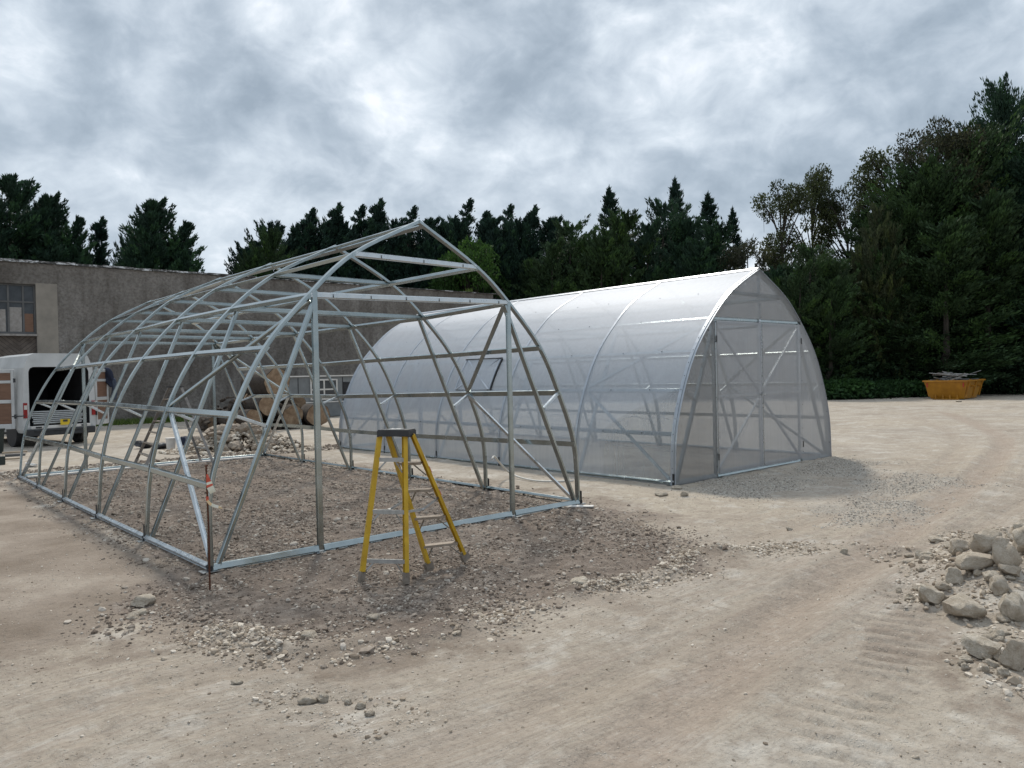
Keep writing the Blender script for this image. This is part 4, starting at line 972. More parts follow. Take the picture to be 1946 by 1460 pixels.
# ================================================================== STEPLADDERS
def chan(w=.075, d=.028, t=.005): return [(-w/2, -d/2), (w/2, -d/2), (w/2, d/2), (w/2-t, d/2), (w/2-t, -d/2+t), (-w/2+t, -d/2+t), (-w/2+t, d/2), (-w/2, d/2)]
def ladder(root, F, B, TF, TB, treads, railmat, bar_z, footm, w_front=.075, w_back=.04, diag=True):
    """F,B: front/back foot pairs; TF,TB: top pairs (Vectors, world = local)"""
    side = (F[1]-F[0]).normalized(); fw = (F[0]+F[1]-B[0]-B[1]).normalized()
    for i in (0, 1):
        f = 1 if i == 0 else -1
        a = F[i].lerp(TF[i], .055)
        MB().sweep([(y, x*f) for x, y in [(q[1], q[0]) for q in chan(w_front)]], [a, TF[i]], side).build('front_rail', railmat, root)
        MB().bar(F[i], a, .04, w_front, fw).build('rail_foot', footm, root)
        a = B[i].lerp(TB[i], .075)
        MB().sweep([(y, x*f) for x, y in [(q[1], q[0]) for q in chan(w_back, .038)]], [a, TB[i]], side).build('back_rail', railmat, root)
        MB().bar(B[i], a, .035, w_back, fw).build('rail_foot', footm, root)
    H = TF[0].z
    for z in treads:
        p = [F[i].lerp(TF[i], (z-F[i].z)/(TF[i].z-F[i].z)) for i in (0, 1)]; e = (p[1]-p[0]).normalized()
        mb = MB(); d = .085
        mb.sweep([(-d/2, -.004), (-d/2, -.022), (-d/2+.004, -.022), (-d/2+.004, -.006), (d/2-.004, -.006), (d/2-.004, -.022), (d/2, -.022), (d/2, 0), (-d/2, 0)][::-1], [p[0]+e*.012-fw*.01, p[1]-e*.012-fw*.01], (0, 0, 1))
        mb.build('tread', M['tread'], root)
        if diag:
            dn = (F[0]-TF[0]).normalized()
            for i, sgn in ((0, 1), (1, -1)): MB().bar(p[i]+e*sgn*.10-Vector((0, 0, .02)), p[i]+e*sgn*.015+dn*.13, .014, .004, fw).build('tread_brace', M['alu'], root)
    for z in bar_z:
        p = [B[i].lerp(TB[i], (z-B[i].z)/(TB[i].z-B[i].z)) for i in (0, 1)]; e = (p[1]-p[0]).normalized()
        mb = MB(); mb.bar(p[0]+e*.006-fw*.004, p[1]-e*.006-fw*.004, .012, .036, (0, 0, 1)); mb.build('back_bar', M['alu'], root)
        if diag:
            dn = (B[0]-TB[0]).normalized()
            for i, sgn in ((0, 1), (1, -1)): MB().bar(p[i]+e*sgn*.09-Vector((0, 0, .015)), p[i]+e*sgn*.012+dn*.11, .014, .004, fw).build('bar_brace', M['alu'], root)
    # folding spreaders
    zs = .62*H/1.3
    for i in (0, 1):
        f = F[i].lerp(TF[i], (zs+.07-F[i].z)/(TF[i].z-F[i].z)); b = B[i].lerp(TB[i], (zs-B[i].z)/(TB[i].z-B[i].z)); mid = f.lerp(b, .5)-Vector((0, 0, .045))
        mb = MB(); mb.bar(f, mid, .005, .022); mb.bar(mid, b, .005, .022); mb.tube([mid-side*.012, mid+side*.012], .014); mb.build('spreader', M['alu'], root)
def V3(a): return Vector([float(x) for x in a])
g = lambda px, py, z=0: V3(G(px, py, z))
ld = thing('stepladder', 'yellow stepladder with muddy treads standing open on the soil before the bare frame', 'stepladder', (1.4, -1.5, 0))
off = Vector((1.4, -1.5, 0))
F = [g(817, 1083), g(886, 1064, .045)]; B = [g(686, 1108), g(772, 1110)]
TFm = DZ(760, 822, 1); 
Zt = float((np.array([1.2, -1.45, 1.28])-CAM)@CF)
TF = [V3(DZ(737, 826, Zt+.05)), V3(DZ(783, 825, Zt-.02))]; TB = [V3(DZ(722, 826, Zt+.02)), V3(DZ(769, 824, Zt-.06))]
F = [p-off for p in F]; B = [p-off for p in B]; TF = [p-off for p in TF]; TB = [p-off for p in TB]
H = TF[0].z
ladder(ld, F, B, TF, TB, [H*.185+.0, H*.395, H*.60, H*.80], M['yellow_rail'], [.185, .60, H*.83], M['mudfoot'], .084, .052)
c = (TF[0]+TF[1]+TB[0]+TB[1])/4; e = (TF[1]-TF[0]); e.z = 0; e.normalize(); w = Vector((-e.y, e.x, 0))
if w.dot(F[0]-B[0]) < 0: w = -w
L_ = (TF[1]-TF[0]).length
capf = lambda s_: Matrix(((e.x, w.x, 0), (e.y, w.y, 0), (0, 0, 1))).to_4x4()
mb = MB(); mb.box(c+Vector((0, 0, .036))+w*.012, (L_+.055, .155, .012), capf(0)); mb.box(c+Vector((0, 0, .008))+w*.088, (L_+.06, .01, .048), capf(0)); mb.box(c+Vector((0, 0, .008))-w*.066, (L_+.06, .01, .048), capf(0))
for s in (-1, 1): mb.box(c+Vector((0, 0, .006))+w*.012+e*s*(L_/2+.03), (.01, .16, .055), capf(0))
mb.build('top_cap', M['black_plastic'], ld)
mb = MB(); mb.box(c+Vector((0, 0, .044))+w*.0, (L_*.5, .09, .006), capf(0)); mb.build('top_plate', M['alu'], ld)

for k_ in range(4):
    a_ = F[1].lerp(TF[1], .52+.09*k_); nd_ = (TF[1]-F[1]).normalized(); MB().bar(a_+e*.018, a_+e*.018+nd_*.06, .05, .003, e).build('rail_sticker', M['white_board'] if k_ % 2 else M['red_mark'], ld)
rv = MB()
for i_ in (0, 1):
    for k_ in range(7):
        a_ = B[i_].lerp(TB[i_], .12+.13*k_); rv.tube([a_-w*.026, a_-w*.020], .006, 6)
rv.build('rivets', M['dark_screw'], ld)

l2 = thing('stepladder', 'taller grey weathered stepladder standing inside the far part of the bare frame', 'stepladder', (2.9, 10.3, 0)); off = Vector((2.9, 10.3, 0))
F = [g(257, 880)-off, g(276, 890)-off]; B = [g(383, 880)-off, g(407, 884)-off]
Zt = float((np.array([2.95, 10.35, 1.72])-CAM)@CF)
TF = [V3(DZ(322, 737, Zt))-off, V3(DZ(336, 737, Zt-.15))-off]; TB = [V3(DZ(330, 737, Zt+.1))-off, V3(DZ(345, 737, Zt-.05))-off]
H = TF[0].z
ladder(l2, F, B, TF, TB, [H*k/7 for k in range(1, 7)], M['grey_wood'], [.35, 1.0], M['grey_wood'], .06, .05, False)
c = (TF[0]+TF[1]+TB[0]+TB[1])/4; mb = MB(); mb.box(c+Vector((0, 0, .02)), (.3, .22, .03), Matrix.Rotation(-.6, 4, 'Z')); mb.build('top_cap', M['black_plastic'], l2)

# ================================================================== STAKE
sp_ = G(399, 1123); st_ = thing('stake', 'thin rusty iron stake driven in before the near corner of the bare frame', 'stake', (sp_[0], sp_[1], 0))
mb = MB(); zt = 1.06; mb.tube([(0, 0, -.05), (.004, 0, .5), (-.004, 0, zt)], .0075, 8)
for i in range(40): mb.tube([(0, 0, .02+i*.026), (0, 0, .028+i*.026)], .0088, 6)
mb.build('rod', M['rust'], st_)
mb = MB(); mb.tube([(0, 0, zt-.005), (0, 0, zt+.006)], .014, 8); mb.build('rod_head', M['rust'], st_)
r3 = Vector((CR[0], CR[1], 0)).normalized(); f3 = Vector((CF[0], CF[1], 0)).normalized()
def ribbon(pts, w0, w1, mt, name, parent):
    mb = MB(); P = [r3*a+Vector((0, 0, z))+f3*d for a, z, d in pts]; n = len(P); vs = []
    for k, off_ in enumerate((0, .0015)):
        for i, p in enumerate(P):
            w_ = w0+(w1-w0)*i/(n-1); t = (P[min(i+1, n-1)]-P[max(i-1, 0)]).normalized(); s_ = t.cross(f3).normalized()
            vs += [p+s_*w_/2+f3*off_, p-s_*w_/2+f3*off_]
    fs = []
    for i in range(n-1):
        a = 2*i; b_ = 2*n+2*i; fs += [(a, a+1, a+3, a+2), (b_, b_+2, b_+3, b_+1), (a, a+2, b_+2, b_), (a+1, b_+1, b_+3, a+3)]
    fs += [(0, 2*n, 2*n+1, 1), (2*n-2, 2*n-1, 4*n-1, 4*n-2)]
    return mb.add(vs, fs).build(name, mt, parent)
fl = thing('warning_tape', 'red and white scrap of warning tape tied near the top of the rusty stake', 'tape', (sp_[0], sp_[1], 0))
ribbon([(.006, .99, -.01), (.016, .955, -.02), (.024, .925, -.02)], .012, .045, M['flag_red'], 'red_stripe', fl)
ribbon([(.024, .925, -.02), (.03, .905, -.025)], .045, .052, M['flag_white'], 'white_stripe', fl)
ribbon([(.03, .905, -.025), (.036, .885, -.03)], .052, .058, M['flag_red'], 'red_stripe', fl)
ribbon([(.036, .885, -.03), (.05, .855, -.03), (.06, .835, -.025)], .058, .05, M['flag_white'], 'white_stripe', fl)
f2_ = thing('warning_tape', 'thin orange and white tail of tape knotted lower on the rusty stake', 'tape', (sp_[0], sp_[1], 0))
ribbon([(.0, .77, -.01), (.02, .745, -.015), (.04, .732, -.018)], .018, .026, M['flag_orange'], 'orange_stripe', f2_)
ribbon([(.04, .732, -.018), (.07, .72, -.02), (.10, .712, -.022)], .026, .022, M['flag_white'], 'white_stripe', f2_)
ribbon([(.10, .712, -.022), (.13, .70, -.02)], .02, .008, M['flag_orange'], 'orange_stripe', f2_)
mb = MB(); mb.tube([(0, 0, .765), (0, 0, .80)], .012, 8); mb.build('knot', M['flag_red'], f2_)

# ================================================================== VAN
hd = YAW-R(51); fwd = Vector((math.sin(hd), math.cos(hd), 0)); right = Vector((fwd.y, -fwd.x, 0))
vp = DZ(42, 735, 22.0); vw = 1.98
vloc = Vector((vp[0], vp[1], 0))+right*vw/2
van = thing('van', 'white high-roofed panel van seen from behind with both rear doors swung open', 'van', tuple(vloc), math.atan2(-fwd.x, fwd.y))
# local: x right, y forward, z up; rear face at y=0
def loft(mb, secs, caps=(True, True)):
    n = len(secs[0]); vs = [p for s_ in secs for p in s_]
    fs = [(i*n+j, i*n+(j+1) % n, (i+1)*n+(j+1) % n, (i+1)*n+j) for i in range(len(secs)-1) for j in range(n)]
    if caps[0]: fs.append(tuple(range(n))[::-1])
    if caps[1]: fs.append(tuple(range((len(secs)-1)*n, len(secs)*n)))
    return mb.add(vs, fs)
def vsec(y, zt, wt=.80, zs=.42, inset=0, zf=None):
    hw = vw/2-inset; pts = [(-hw+.04, zs), (-hw, zs+.10), (-hw-.0, 1.25), (-hw+.05, zt-.42), (-hw*wt-.02, zt-.07), (-hw*wt+.14, zt), (hw*wt-.14, zt), (hw*wt+.02, zt-.07), (hw-.05, zt-.42), (hw, 1.25), (hw, zs+.10), (hw-.04, zs)]
    return [(x, y, z) for x, z in pts]
ZR = 2.74
mb = MB()
outer = [vsec(0, ZR), vsec(.25, ZR+.0), vsec(2.2, ZR), vsec(3.9, ZR-.05, .78), vsec(4.4, 2.35, .74), vsec(4.9, 1.75, .8, .42, .02), vsec(5.5, 1.25, .9, .42, .08), vsec(5.75, 1.0, .92, .42, .14)]
outer[5] = [(x, y, min(z, 1.75)) for x, y, z in outer[5]]; outer[6] = [(x, y, min(z, 1.28)) for x, y, z in outer[6]]; outer[7] = [(x, y, min(z, 1.0)) for x, y, z in outer[7]]
loft(mb, outer, (False, True))
# rear surround with the door opening, and the hollow load space
op = [(-.82, .62), (-.82, 2.20), (-.74, 2.34), (.74, 2.34), (.82, 2.20), (.82, .62)]
n = 12; o0 = outer[0]
ring = [(-.82, 0, .62), (-.82, 0, .9), (-.82, 0, 1.3), (-.82, 0, 2.20), (-.78, 0, 2.30), (-.70, 0, 2.34), (.70, 0, 2.34), (.78, 0, 2.30), (.82, 0, 2.20), (.82, 0, 1.3), (.82, 0, .9), (.82, 0, .62)]
mb.add(o0+ring, [(i, (i+1) % n, n+(i+1) % n, n+i) for i in range(n)])
mb.build('body', M['white_paint'], van)
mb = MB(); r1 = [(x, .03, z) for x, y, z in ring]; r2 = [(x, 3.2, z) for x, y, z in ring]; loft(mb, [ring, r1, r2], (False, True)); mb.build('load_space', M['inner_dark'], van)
mb = MB(); mb.box((0, -.05, .43), (1.86, .16, .20)); mb.box((0, -.12, .48), (1.5, .05, .07)); mb.build('rear_bumper', M['black_plastic'], van, bevel=.02)
mb = MB(); mb.box((0, -.03, .575), (1.62, .12, .09)); mb.build('rear_step', M['white_board'], van, bevel=.01)
for x in (-.62, .62): MB().box((x, -.094, .575), (.16, .01, .05)).build('step_light', M['black_plastic'], van)
mb = MB(); mb.box((.07, -.15, .70), (.26, .012, .17)); mb.build('number_plate', M['plate_yellow'], van)
mb = MB(); mb.box((.07, -.14, .74), (.12, .06, .06)); mb.build('plate_lamp', M['black_plastic'], van)
for s in (-1, 1):
    MB().box((s*.93, -.012, 1.08), (.10, .05, .44)).build('tail_lamp', M['red_lens'], van, bevel=.01)
    MB().box((s*.93, -.04, 1.17), (.08, .012, .12)).build('reverse_lamp', M['white_board'], van)
    for yy in (.95, 4.75):
        w_ = MB(); w_.tube([(s*.74, yy, .33), (s*.97, yy, .33)], .33, 24); wh = w_.build('wheel', M['tyre'], van, bevel=.03)
        MB().tube([(s*.96, yy, .33), (s*.98, yy, .33)], .19, 16).build('rim', M['alu'], wh)
        MB().tube([(s*.80, yy, .42), (s*.992, yy, .42)], .42, 24).build('wheel_arch', M['black_plastic'], van)
    MB().box((s*.85, 4.3, 1.55), (.34, .9, .5)).build('side_window', M['glass_dark'], van)
mb = MB(); mb.box((0, 2.6, .4), (1.5, 4.6, .16)); mb.build('chassis', M['black_plastic'], van)
# rear doors, folded right back
def van_door(hx, hy, ang, sgn):
    """leaf from hinge going at angle; local frame along leaf"""
    w_ = .84; d = Vector((math.cos(ang)*1.0, math.sin(ang), 0)); nrm = Vector((d.y, -d.x, 0))
    if nrm.y > 0: nrm = -nrm
    Mx = Matrix(((d.x, nrm.x, 0), (d.y, nrm.y, 0), (0, 0, 1))).to_4x4(); h = Vector((hx, hy, 0))
    mb = MB()
    def bb(a0, a1, n0, n1, z0, z1, m_): m_.box(h+d*((a0+a1)/2)+nrm*((n0+n1)/2)+Vector((0, 0, (z0+z1)/2)), (abs(a1-a0), abs(n1-n0), z1-z0), Mx)
    bb(0, w_, -.03, 0, .55, 2.28, mb)
    for z0, z1 in ((.55, .70), (1.30, 1.40), (1.88, 1.96), (2.18, 2.28)): bb(.085, w_-.085, 0, .03, z0, z1, mb)
    bb(0, .085, 0, .03, .55, 2.28, mb); bb(w_-.085, w_, 0, .03, .55, 2.28, mb)
    o = mb.build('rear_door', M['white_paint'], van, bevel=.012)
    mb = MB()
    for z0, z1 in ((.70, 1.30), (1.40, 1.88), (1.96, 2.18)): bb(.088, w_-.088, .001, .012, z0+.004, z1-.004, mb)
    mb.build('door_lining', M['ply'], o)
    mb = MB(); bb(w_-.07, w_-.03, .03, .05, 1.0, 1.12, mb); mb.build('door_catch', M['black_plastic'], o)
    mb = MB()
    for z in (.85, 1.9): bb(-.03, .02, -.02, .04, z, z+.12, mb)
    mb.build('hinge', M['black_plastic'], o)
    return h, d, nrm
van_door(-vw/2-.06, .42, math.pi-.52, -1)
h, d, nr = van_door(vw/2+.03, .05, .75, 1)
MB().tube([(-.93, -.02, .93), (-1.3, -.12, .93)], .018, 6).build('door_stay', M['black_plastic'], van)
# jacket hung over the right door
jk = thing('jacket', 'dark navy jacket hung over the top corner of the open right van door', 'jacket', (0, 0, 0)); 
Rz = Matrix.Rotation(math.atan2(-fwd.x, fwd.y), 4, 'Z'); T = Matrix.Translation(vloc) @ Rz
tc_ = T @ (h+d*.72+nr*.07+Vector((0, 0, 2.3))); jk.location = tc_
def cloth(prof, depth, mt, name, parent, seed):
    """prof: list of (z, xl, xr); makes a closed soft volume"""
    rr = random.Random(seed); secs = []; n = 14
    for z, a, b_ in prof:
        s_ = []
        for k in range(n):
            t = 2*math.pi*k/n; x = (a+b_)/2+(b_-a)/2*math.cos(t)*(1+rr.uniform(-.07, .07)); y = depth*math.sin(t)*(1+.5*math.sin(3*t+z*9))
            s_.append(tuple(r3*x+f3*y+Vector((0, 0, z+rr.uniform(-.008, .008)))))
        secs.append(s_)
    mb = MB(); loft(mb, secs); o = mb.build(name, mt, parent, smooth=True); sm = o.modifiers.new('smooth', 'SUBSURF'); sm.levels = 1; sm.render_levels = 2; return o
cloth([(.03, -.10, .02), (-.02, -.16, .10), (-.12, -.19, .17), (-.28, -.17, .20), (-.42, -.10, .22), (-.55, .0, .24), (-.62, .08, .23)], .06, M['navy'], 'jacket_body', jk, 4)
cloth([(-.30, .12, .24), (-.5, .14, .29), (-.72, .12, .29), (-.95, .06, .27), (-1.02, .05, .24)], .05, M['denim'], 'jacket_sleeve', jk, 5)
# bundles of metal profiles lying on the van floor
random.seed(12)
for k in range(7):
    o = MB(); xx = -.72+.0*k; z = .70+.055*k
    o.sweep(HAT(.030, .05), [(-.74+random.uniform(0, .05), -.03+random.uniform(-.02, .06)+.03*k, z), (.72-random.uniform(0, .2), .0+.03*k, z+random.uniform(-.006, .006))], (0, -1, .3))
    ob = o.build('metal_profile', M['alu'], None); ob.matrix_world = T
    tag(ob, 'length of silver metal channel stacked crosswise in the open back of the van', 'metal profile', 'metal profiles in the back of the van')
# dark tub and planks at the left edge
p = G(-8, 862); tb = thing('water_butt', 'dark green plastic tub cut off by the left frame edge beside the van', 'tub', (p[0], p[1], 0))
M['dkgreen'] = simple('dark_green_plastic', (.012, .02, .018), (.02, .03, .027), .5)
mb = MB(); mb.tube([(0, 0, .0), (0, 0, .3), (0, 0, .62)], .17, 20, .21); mb.build('tub_body', M['dkgreen'], tb); MB().tube([(0, 0, .62), (0, 0, .66)], .225, 20).build('rim', M['dkgreen'], tb)
p = G(-2, 884); tb = thing('petrol_can', 'small dark can on the ground at the left frame edge', 'can', (p[0], p[1], 0))
mb = MB(); mb.box((0, 0, .1), (.24, .14, .2)); mb.build('can_body', M['dkgreen'], tb, bevel=.02); MB().tube([(0, 0, .2), (0, 0, .235)], .03).build('cap', M['alu'], tb)
for (a, b_, w_, lab) in (((4, 861), (52, 858), .12, 'pale plank lying on the ground behind the van, the farther one'), ((4, 873), (40, 871), .12, 'pale plank lying on the ground behind the van, the nearer one'),):
    A, B_ = g(*a, .05), g(*b_, .05); o = MB().bar(A, B_, w_, .04).build('plank', M['wood'], None, bevel=.004); tag(o, lab, 'plank')
for (a, b_, lab) in (((10, 866), (48, 864), 'dark timber bearer under the pale planks'),):
    A, B_ = g(*a, .03), g(*b_, .03); o = MB().bar(A, B_, .1, .06).build('timber_bearer', M['roof_sheet'], None, bevel=.004); tag(o, lab, 'plank')

# ================================================================== LOGS
m, N, L, b = mat('log_end'); at_ = N.new('ShaderNodeAttribute'); at_.attribute_name = 'rad'; co = objc(N)
nf = noise(N, L, 5, 5, .6, co); rr_ = nmath(N, L, 'ADD', at_.outputs['Fac'], nmath(N, L, 'MULTIPLY', nf, .22))
rg = nmath(N, L, 'FRACT', nmath(N, L, 'MULTIPLY', rr_, 13))
c = ramp(N, L, nf, [(.3, (.12, .075, .045)), (.5, (.23, .155, .095)), (.7, (.34, .25, .165))])
c = mixc(N, L, nmath(N, L, 'MULTIPLY', ramp(N, L, rg, [(.0, (1, 1, 1)), (.4, (0, 0, 0))]), .45), c, (.12, .065, .035))
L.new(c, b.inputs['Base Color']); b.inputs['Roughness'].default_value = .85; M['log_end'] = m
M['log_bark'] = simple('log_bark', (.022, .017, .013), (.08, .06, .046), .95, 0, 9, .05)
def log(px, py, Z, d_px, length, lab, az=-.55, squash=1.0, end_h=None):
    rr = random.Random(int(px)); c = V3(DZ(px, py, Z)); r = d_px/2*Z/FPX; a = YAW+az; ax = Vector((math.sin(a), math.cos(a), random.uniform(-.03, .03))).normalized()
    t = thing('log', lab, 'log', tuple(c)); u = Vector((ax.y, -ax.x, 0)).normalized(); w = ax.cross(u)*-1 if ax.cross(u).z < 0 else ax.cross(u); n = 28
    ph = [rr.uniform(0, 6) for _ in range(3)]
    R_ = lambda t_, s_: r*(1+.05*math.sin(2*t_+ph[0])+.035*math.sin(5*t_+ph[1]+s_)+.02*math.sin(9*t_+ph[2]))
    mb = MB(); secs = [[c*0+ax*s_+(u*math.cos(q)+w*math.sin(q)*squash)*(R_(q, s_)*(1 if s_ > 0 else .985)) for q in [2*math.pi*k/n for k in range(n)]] for s_ in (0, .08, length*.5, length)]
    loft(mb, secs, (False, True)); mb.build('bark', M['log_bark'], t, smooth=True)
    vs = [tuple(-ax*.004)]; rd = [0]
    for f in (.35, .7, .96):
        for k in range(n):
            q = 2*math.pi*k/n; p = -ax*.004+(u*math.cos(q)+w*math.sin(q)*squash)*R_(q, 0)*f; vs.append(tuple(p)); rd.append(f)
    fs = [(0, 1+k, 1+(k+1) % n) for k in range(n)]+[(1+i*n+k, 1+(i+1)*n+k, 1+(i+1)*n+(k+1) % n, 1+i*n+(k+1) % n) for i in range(2) for k in range(n)]
    me = bpy.data.meshes.new('cut_face'); me.from_pydata(vs, [], fs); me.attributes.new('rad', 'FLOAT', 'POINT').data.foreach_set('value', rd); link('cut_face', me, M['log_end'], t); return t
random.seed(4)
log(527, 727, 27.6, 54, 2.0, 'largest sawn log resting on top of the log pile', -.75)
log(508, 772, 27.0, 36, 1.8, 'bright orange-ended log under the topmost log', -.75)
log(557, 790, 28.0, 40, 1.7, 'low log in the middle of the pile with pale brown end', -.6)
log(605, 789, 28.2, 44, 1.5, 'rightmost big log of the pile lying on the ground', -.5)
log(483, 795, 26.6, 34, 1.4, 'low small log left of the middle of the pile', -.7)
log(447, 800, 27.2, 34, 1.3, 'low orange-ended log towards the left of the pile', -.7)
log(408, 806, 27.6, 28, 1.2, 'leftmost small orange-ended log half behind rubble', -.7)
log(569, 766, 29.6, 26, 1.2, 'small log lying behind and above the middle one', -.5)
# splintered wood bits on the pile
random.seed(31)
for k in range(10):
    p = V3(DZ(random.uniform(437, 478), random.uniform(752, 790), 27+random.uniform(-.4, .6))); dv = Vector((random.uniform(-1, 1), random.uniform(-1, 1), random.uniform(.0, 1))).normalized()*random.uniform(.12, .3)
    o = MB().bar(-dv, dv, .05, .03).build('wood_splinter', M['log_end'] if k % 2 else M['log_bark'], None); o.location = p
    tag(o, 'short splintered piece of wood lying on the left of the log pile', 'wood', 'splinters on the log pile')
# heap of bark and splinters that carries the upper logs
rs = np.random.RandomState(77); n = 2200; q = rs.rand(n); A = np.array(DZ(425, 812, 28)[:2]); Bp = np.array(DZ(560, 812, 29)[:2])
xy = A+(Bp-A)*q[:, None]+rs.normal(0, .35, (n, 2)); zz = rs.rand(n)**1.3*1.25*np.exp(-((q-.45)/.42)**2)
o = stone_field('bark_debris', np.column_stack([xy, zz]), rs.uniform(.05, .17, n), 78, M['log_bark'], 'dark bark and debris packed under the sawn logs', 0, .5)

# ================================================================== RUBBLE HEAP BEHIND THE FRAME
RUB = M['rock'].copy(); RUB.name = 'rubble_stone'
for n_ in RUB.node_tree.nodes:
    if n_.type == 'VALTORGB' and abs(n_.color_ramp.elements[0].color[0]-.36) < .01:
        for e_, c_ in zip(n_.color_ramp.elements, ((.22, .175, .14), (.36, .30, .245), (.52, .46, .39))): e_.color = (*c_, 1)
RUBM = []
for q_ in ROCKS: z_ = q_.copy(); z_.materials.clear(); z_.materials.append(RUB); RUBM.append(z_)
random.seed(17)
cx0, cy0 = DZ(462, 850, 19.8)[:2]
for k in range(130):
    a = random.uniform(0, 6.283); q = math.sqrt(random.random()); la = 1.35*q*math.cos(a); de = .75*q*math.sin(a); x = cx0+CR[0]*la+CF[0]*de; y = cy0+CR[1]*la+CF[1]*de
    z = .58*max(0, 1-q*q)*(random.uniform(.5, 1) if k % 3 else 1)*(1+.25*la/1.35*-1); s_ = random.choice((random.uniform(.08, .16), random.uniform(.16, .30)))*(1.1-.35*q)
    o = rock(k, (x, y, z+s_*.25), (s_*random.uniform(.8, 1.3), s_*random.uniform(.6, 1), s_*random.uniform(.35, .65)), (random.uniform(-.7, .7), random.uniform(-.7, .7), random.uniform(0, 6.3)),
         'pale broken stone in the rubble heap behind the bare metal frame', 'stones of the rubble heap behind the frame', 'rubble_stone'); o.data = RUBM[k % 8]
rs = np.random.RandomState(41); n = 1500; q = np.sqrt(rs.rand(n)); a = rs.uniform(0, 6.283, n); la = 2.1*q*np.cos(a); de = 1.1*q*np.sin(a)
x = cx0+CR[0]*la+CF[0]*de; y = cy0+CR[1]*la+CF[1]*de
stone_field('rubble_chips', np.column_stack([x, y, .5*np.clip(1-(q*1.25)**2, 0, 1)]), rs.uniform(.02, .08, n), 42, MS_pale, 'small chips filling the rubble heap behind the bare frame')
x = rs.uniform(-.3, 7.5, 2600); y = rs.uniform(10.3, 11.6, 2600)+.0*x
stone_field('back_soil_crumbs', np.column_stack([x, y, height(x, y)]), np.clip(rs.lognormal(-3.7, .4, 2600), .012, .07), 43, MS_soil, 'brown soil and stones banked behind the far end of the frame')
for (px, py, s_, lab) in ((545, 848, .07, 'scrap of blue and white plastic at the right foot of the rubble heap'),):
    p = g(px, py); o = rock(2, (p.x, p.y, .04), (.14, .08, .03), (0, .1, .4), None); o.name = 'plastic_scrap'; o.data = ROCKS[2].copy(); o.data.materials.clear(); o.data.materials.append(M['blue']); o['label'] = lab; o['category'] = 'scrap'
p = g(60, 888); o = rock(1, (p.x, p.y, .05), (.16, .12, .06), (0, .2, .4), None); o.name = 'plastic_scrap'; o.data = ROCKS[1].copy(); o.data.materials.clear(); o.data.materials.append(M['white_board']); o['label'] = 'crumpled white scrap on the soil by the far left corner of the frame'; o['category'] = 'scrap'
def bag(px, py, sx, sy, sz, lab, mt=M['bag'], seed=1, name='bin_bag', cat='bag'):
    rr = random.Random(seed); p = g(px, py); c0 = ROCKS[seed].copy(); c0.materials.clear(); c0.materials.append(mt)
    from mathutils import noise as mn
    for v in c0.vertices: v.co += v.co.normalized()*mn.noise(v.co*4)*.28
    o = bpy.data.objects.new(name, c0); C.objects.link(o); o.location = (p.x, p.y, sz*.75); o.scale = (sx, sy, sz); o.rotation_euler = (0, 0, -YAW); tag(o, lab, cat); return o
bag(273, 852, .26, .2, .14, 'black plastic bag slumped on the ground left of the grey stepladder foot', seed=1)
bag(303, 853, .26, .18, .10, 'flatter black plastic bag under the grey stepladder', seed=3)
bag(352, 855, .17, .2, .22, 'dark bag standing against the rubble heap', M['navy'], seed=5)
p = g(325, 855); o = thing('bucket', 'dirty white tub between the black bags and the rubble heap', 'bucket', (p.x, p.y, 0)); MB().tube([(0, 0, 0), (0, 0, .3)], .10, 16, .13).build('bucket_body', M['white_board'], o); MB().tube([(0, 0, .3), (0, 0, .32)], .14, 16).build('rim', M['white_board'], o)

# ================================================================== GREY CABIN
cb = thing('site_cabin', 'low grey site cabin with white-framed windows between the logs and the greenhouse', 'cabin', (14.7, 27.0, 0))
mb = MB(); mb.box((0, 0, .98), (3.7, 1.7, 1.9)); mb.build('wall', M['cabin_grey'], cb)
mb = MB(); mb.box((0, 0, 1.96), (3.85, 1.85, .06)); mb.build('roof', M['white_board'], cb)
for x in (-1.35, -.62, .95, 1.55): MB().box((x, -.858, .97), (.03, .012, 1.84)).build('panel_joint', M['black_steel'], cb)
w_ = MB().box((-.05, -.862, 1.32), (1.3, .02, .86)).build('window', M['glass_dark'], cb)
mb = MB()
for x in (-.72, -.05, .62): mb.box((x, -.885, 1.32), (.07, .04, .98))
for z in (.86, 1.32, 1.78): mb.box((-.05, -.883, z), (1.26, .036, .07))
mb.build('window_frame', M['white_board'], w_)
MB().box((-.05, -.875, .98), (1.1, .012, .2)).build('blind', M['wood'], w_)
MB().box((1.25, -.862, .95), (.55, .02, 1.4)).build('door', M['inner_dark'], cb)
MB().box((0, -.87, .72), (3.0, .03, .05)).build('ledge', M['white_board'], cb)

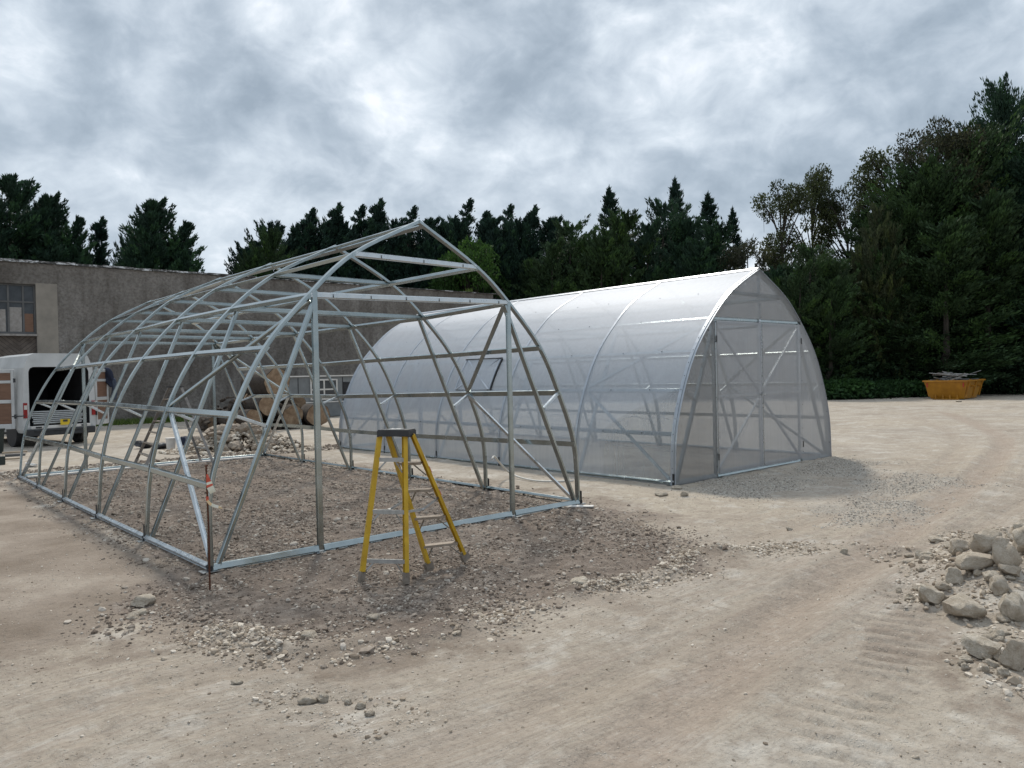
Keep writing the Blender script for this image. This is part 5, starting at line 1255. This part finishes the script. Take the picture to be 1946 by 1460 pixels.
# ================================================================== SKIP
p = G(1800, 759.5); sk = thing('skip', 'yellow waste skip heaped with scrap metal at the far right tree line', 'skip', (p[0], p[1], 0), -math.pi/2+YAW*0-.0)
ang = -1.50    # long axis almost along the view
sk.rotation_euler = (0, 0, ang); sk.scale = (.92, .92, .95)
SC = 1.0
def ssec(z, hx, y0, y1): return [(-hx, y0, z), (hx, y0, z), (hx, y1, z), (-hx, y1, z)]
mb = MB(); o_ = [ssec(.04, .84, .0, 2.5), ssec(.16, .88, -.05, 2.55), ssec(1.02, 1.10, -.38, 3.2)]; i_ = [ssec(1.02, 1.06, -.34, 3.16), ssec(.2, .84, -.01, 2.5)]
loft(mb, o_+i_, (True, True)); mb.build('body', M['skip_yellow'], sk)
mb = MB()
for a, b_ in (((-1.13, -.42, 1.02), (1.13, -.42, 1.02)), ((-1.13, 3.24, 1.02), (1.13, 3.24, 1.02)), ((-1.13, -.38, 1.02), (-1.13, 3.2, 1.02)), ((1.13, -.38, 1.02), (1.13, 3.2, 1.02))): mb.bar(a, b_, .07, .08)
mb.build('rim', M['skip_yellow'], sk)
mb = MB()
for x in (-.55, -.18, .18, .55): mb.box((x, -.09, .14), (.07, .12, .24))
mb.box((0, -.13, .03), (1.3, .1, .05)); mb.build('lifting_pockets', M['skip_yellow'], sk)
for x in (-.92, .92): MB().box((x, -.36, .80), (.06, .02, .24)).build('marker', M['red_mark'], sk)
for s in (-1, 1):
    for y in (.7, 2.1): MB().tube([(s*1.0, y, .72), (s*1.2, y, .72)], .05, 10).build('lifting_lug', M['skip_yellow'], sk)
    for y in (.0, 1.4, 2.7): MB().bar((s*.93, y, .16), (s*1.13, y, .98), .06, .05, (0, 1, 0)).build('rib', M['skip_yellow'], sk)
rsx = random.Random(9); Ts = Matrix.Translation(Vector((p[0], p[1], 0))) @ Matrix.Rotation(ang, 4, 'Z') @ Matrix.Diagonal((.92, .92, .95, 1))
mb = MB()
for k in range(60):
    x, y = rsx.uniform(-.9, .9), rsx.uniform(-.2, 3); mb.box((x, y, .93+rsx.uniform(0, .12)), (rsx.uniform(.1, .4), rsx.uniform(.1, .4), .06), Matrix.Rotation(rsx.uniform(0, 3), 4, 'Z') @ Matrix.Rotation(rsx.uniform(-.5, .5), 4, 'X'))
o = mb.build('scrap_fill', M['roof_sheet'], None); o.matrix_world = Ts; tag(o, 'dark small scrap filling the yellow skip to the brim', kind='stuff')
for k in range(22):
    z = 1.08+.35*(k/22)*(1 if k > 6 else .5); a = rsx.uniform(-1.2, 1.2); ln_ = rsx.uniform(.5, 1.3); cx_ = rsx.uniform(-.35, .35); cy_ = rsx.uniform(0, 2.2); dz = rsx.uniform(-.28, .32)
    dv = Vector((math.cos(a), math.sin(a), dz))*ln_*.75
    o = MB().bar(Vector((cx_, cy_, z))-dv, Vector((cx_, cy_, z))+dv, rsx.uniform(.05, .16), .025).build('scrap_strip', rsx.choice([M['alu'], M['white_board'], M['grey_wood'], M['roof_sheet'], M['bright_steel']]), None); o.matrix_world = Ts
    tag(o, 'strip of scrap metal or board lying on the heap in the yellow skip', 'scrap', 'scrap strips in the skip')
A, B_ = g(1652, 748.5, .08), g(1716, 747.5, .08); o = MB().bar(A, B_, .16, .12).build('plank', M['wood'], None, bevel=.01); tag(o, 'long pale plank on the ground at the tree line left of the skip', 'plank')
for i, (px, py, s_, lab) in enumerate(((1822, 764, .2, 'bit of pale litter just right in front of the yellow skip'), (1755, 751, .12, 'pale litter at the left foot of the yellow skip'))):
    p = g(px, py); o = rock(i, (p.x, p.y, .04), (s_, s_*.7, .05), (0, 0, 0), None); o.name = 'litter'; o['label'] = lab; o['category'] = 'litter'
# ================================================================== HOSE between the greenhouses
P = [V3(a) for a in (G(935, 872, .62), G(940, 868, .50), G(950, 880, .3), G(968, 898, .1), G(990, 908, .03), G(1020, 914, .02), G(1055, 915, .02), G(1090, 914, .02))]
o = MB().tube(spline3(P, 4), .016, 8).build('hose', M['hose'], None, smooth=True); tag(o, 'pale hose curling down to the ground between the two greenhouses', 'hose')
# boards under the corners of the bare frame
for (a, b_, lab) in (((1062, 962), (1128, 962), 'pale flat board under the right front corner of the bare frame'),):
    A, B_ = g(*a, .012), g(*b_, .012); o = MB().bar(A, B_, .12, .012).build('flat_board', M['white_board'], None); tag(o, lab, 'board')

for x0, x1, yy, lab in ((.1, 2.35, 9.98, 'left pale board lying along the inside of the far rail of the bare frame'), (2.45, 4.7, 9.98, 'right pale board lying along the inside of the far rail of the bare frame')):
    z = max(ground_h((x0+x1)/2, yy), ground_h(x0, yy), ground_h(x1, yy))+.01; o = MB().bar((x0, yy, z), (x1, yy+.02, z), .13, .03).build('flat_board', M['white_board'], None); tag(o, lab, 'board')
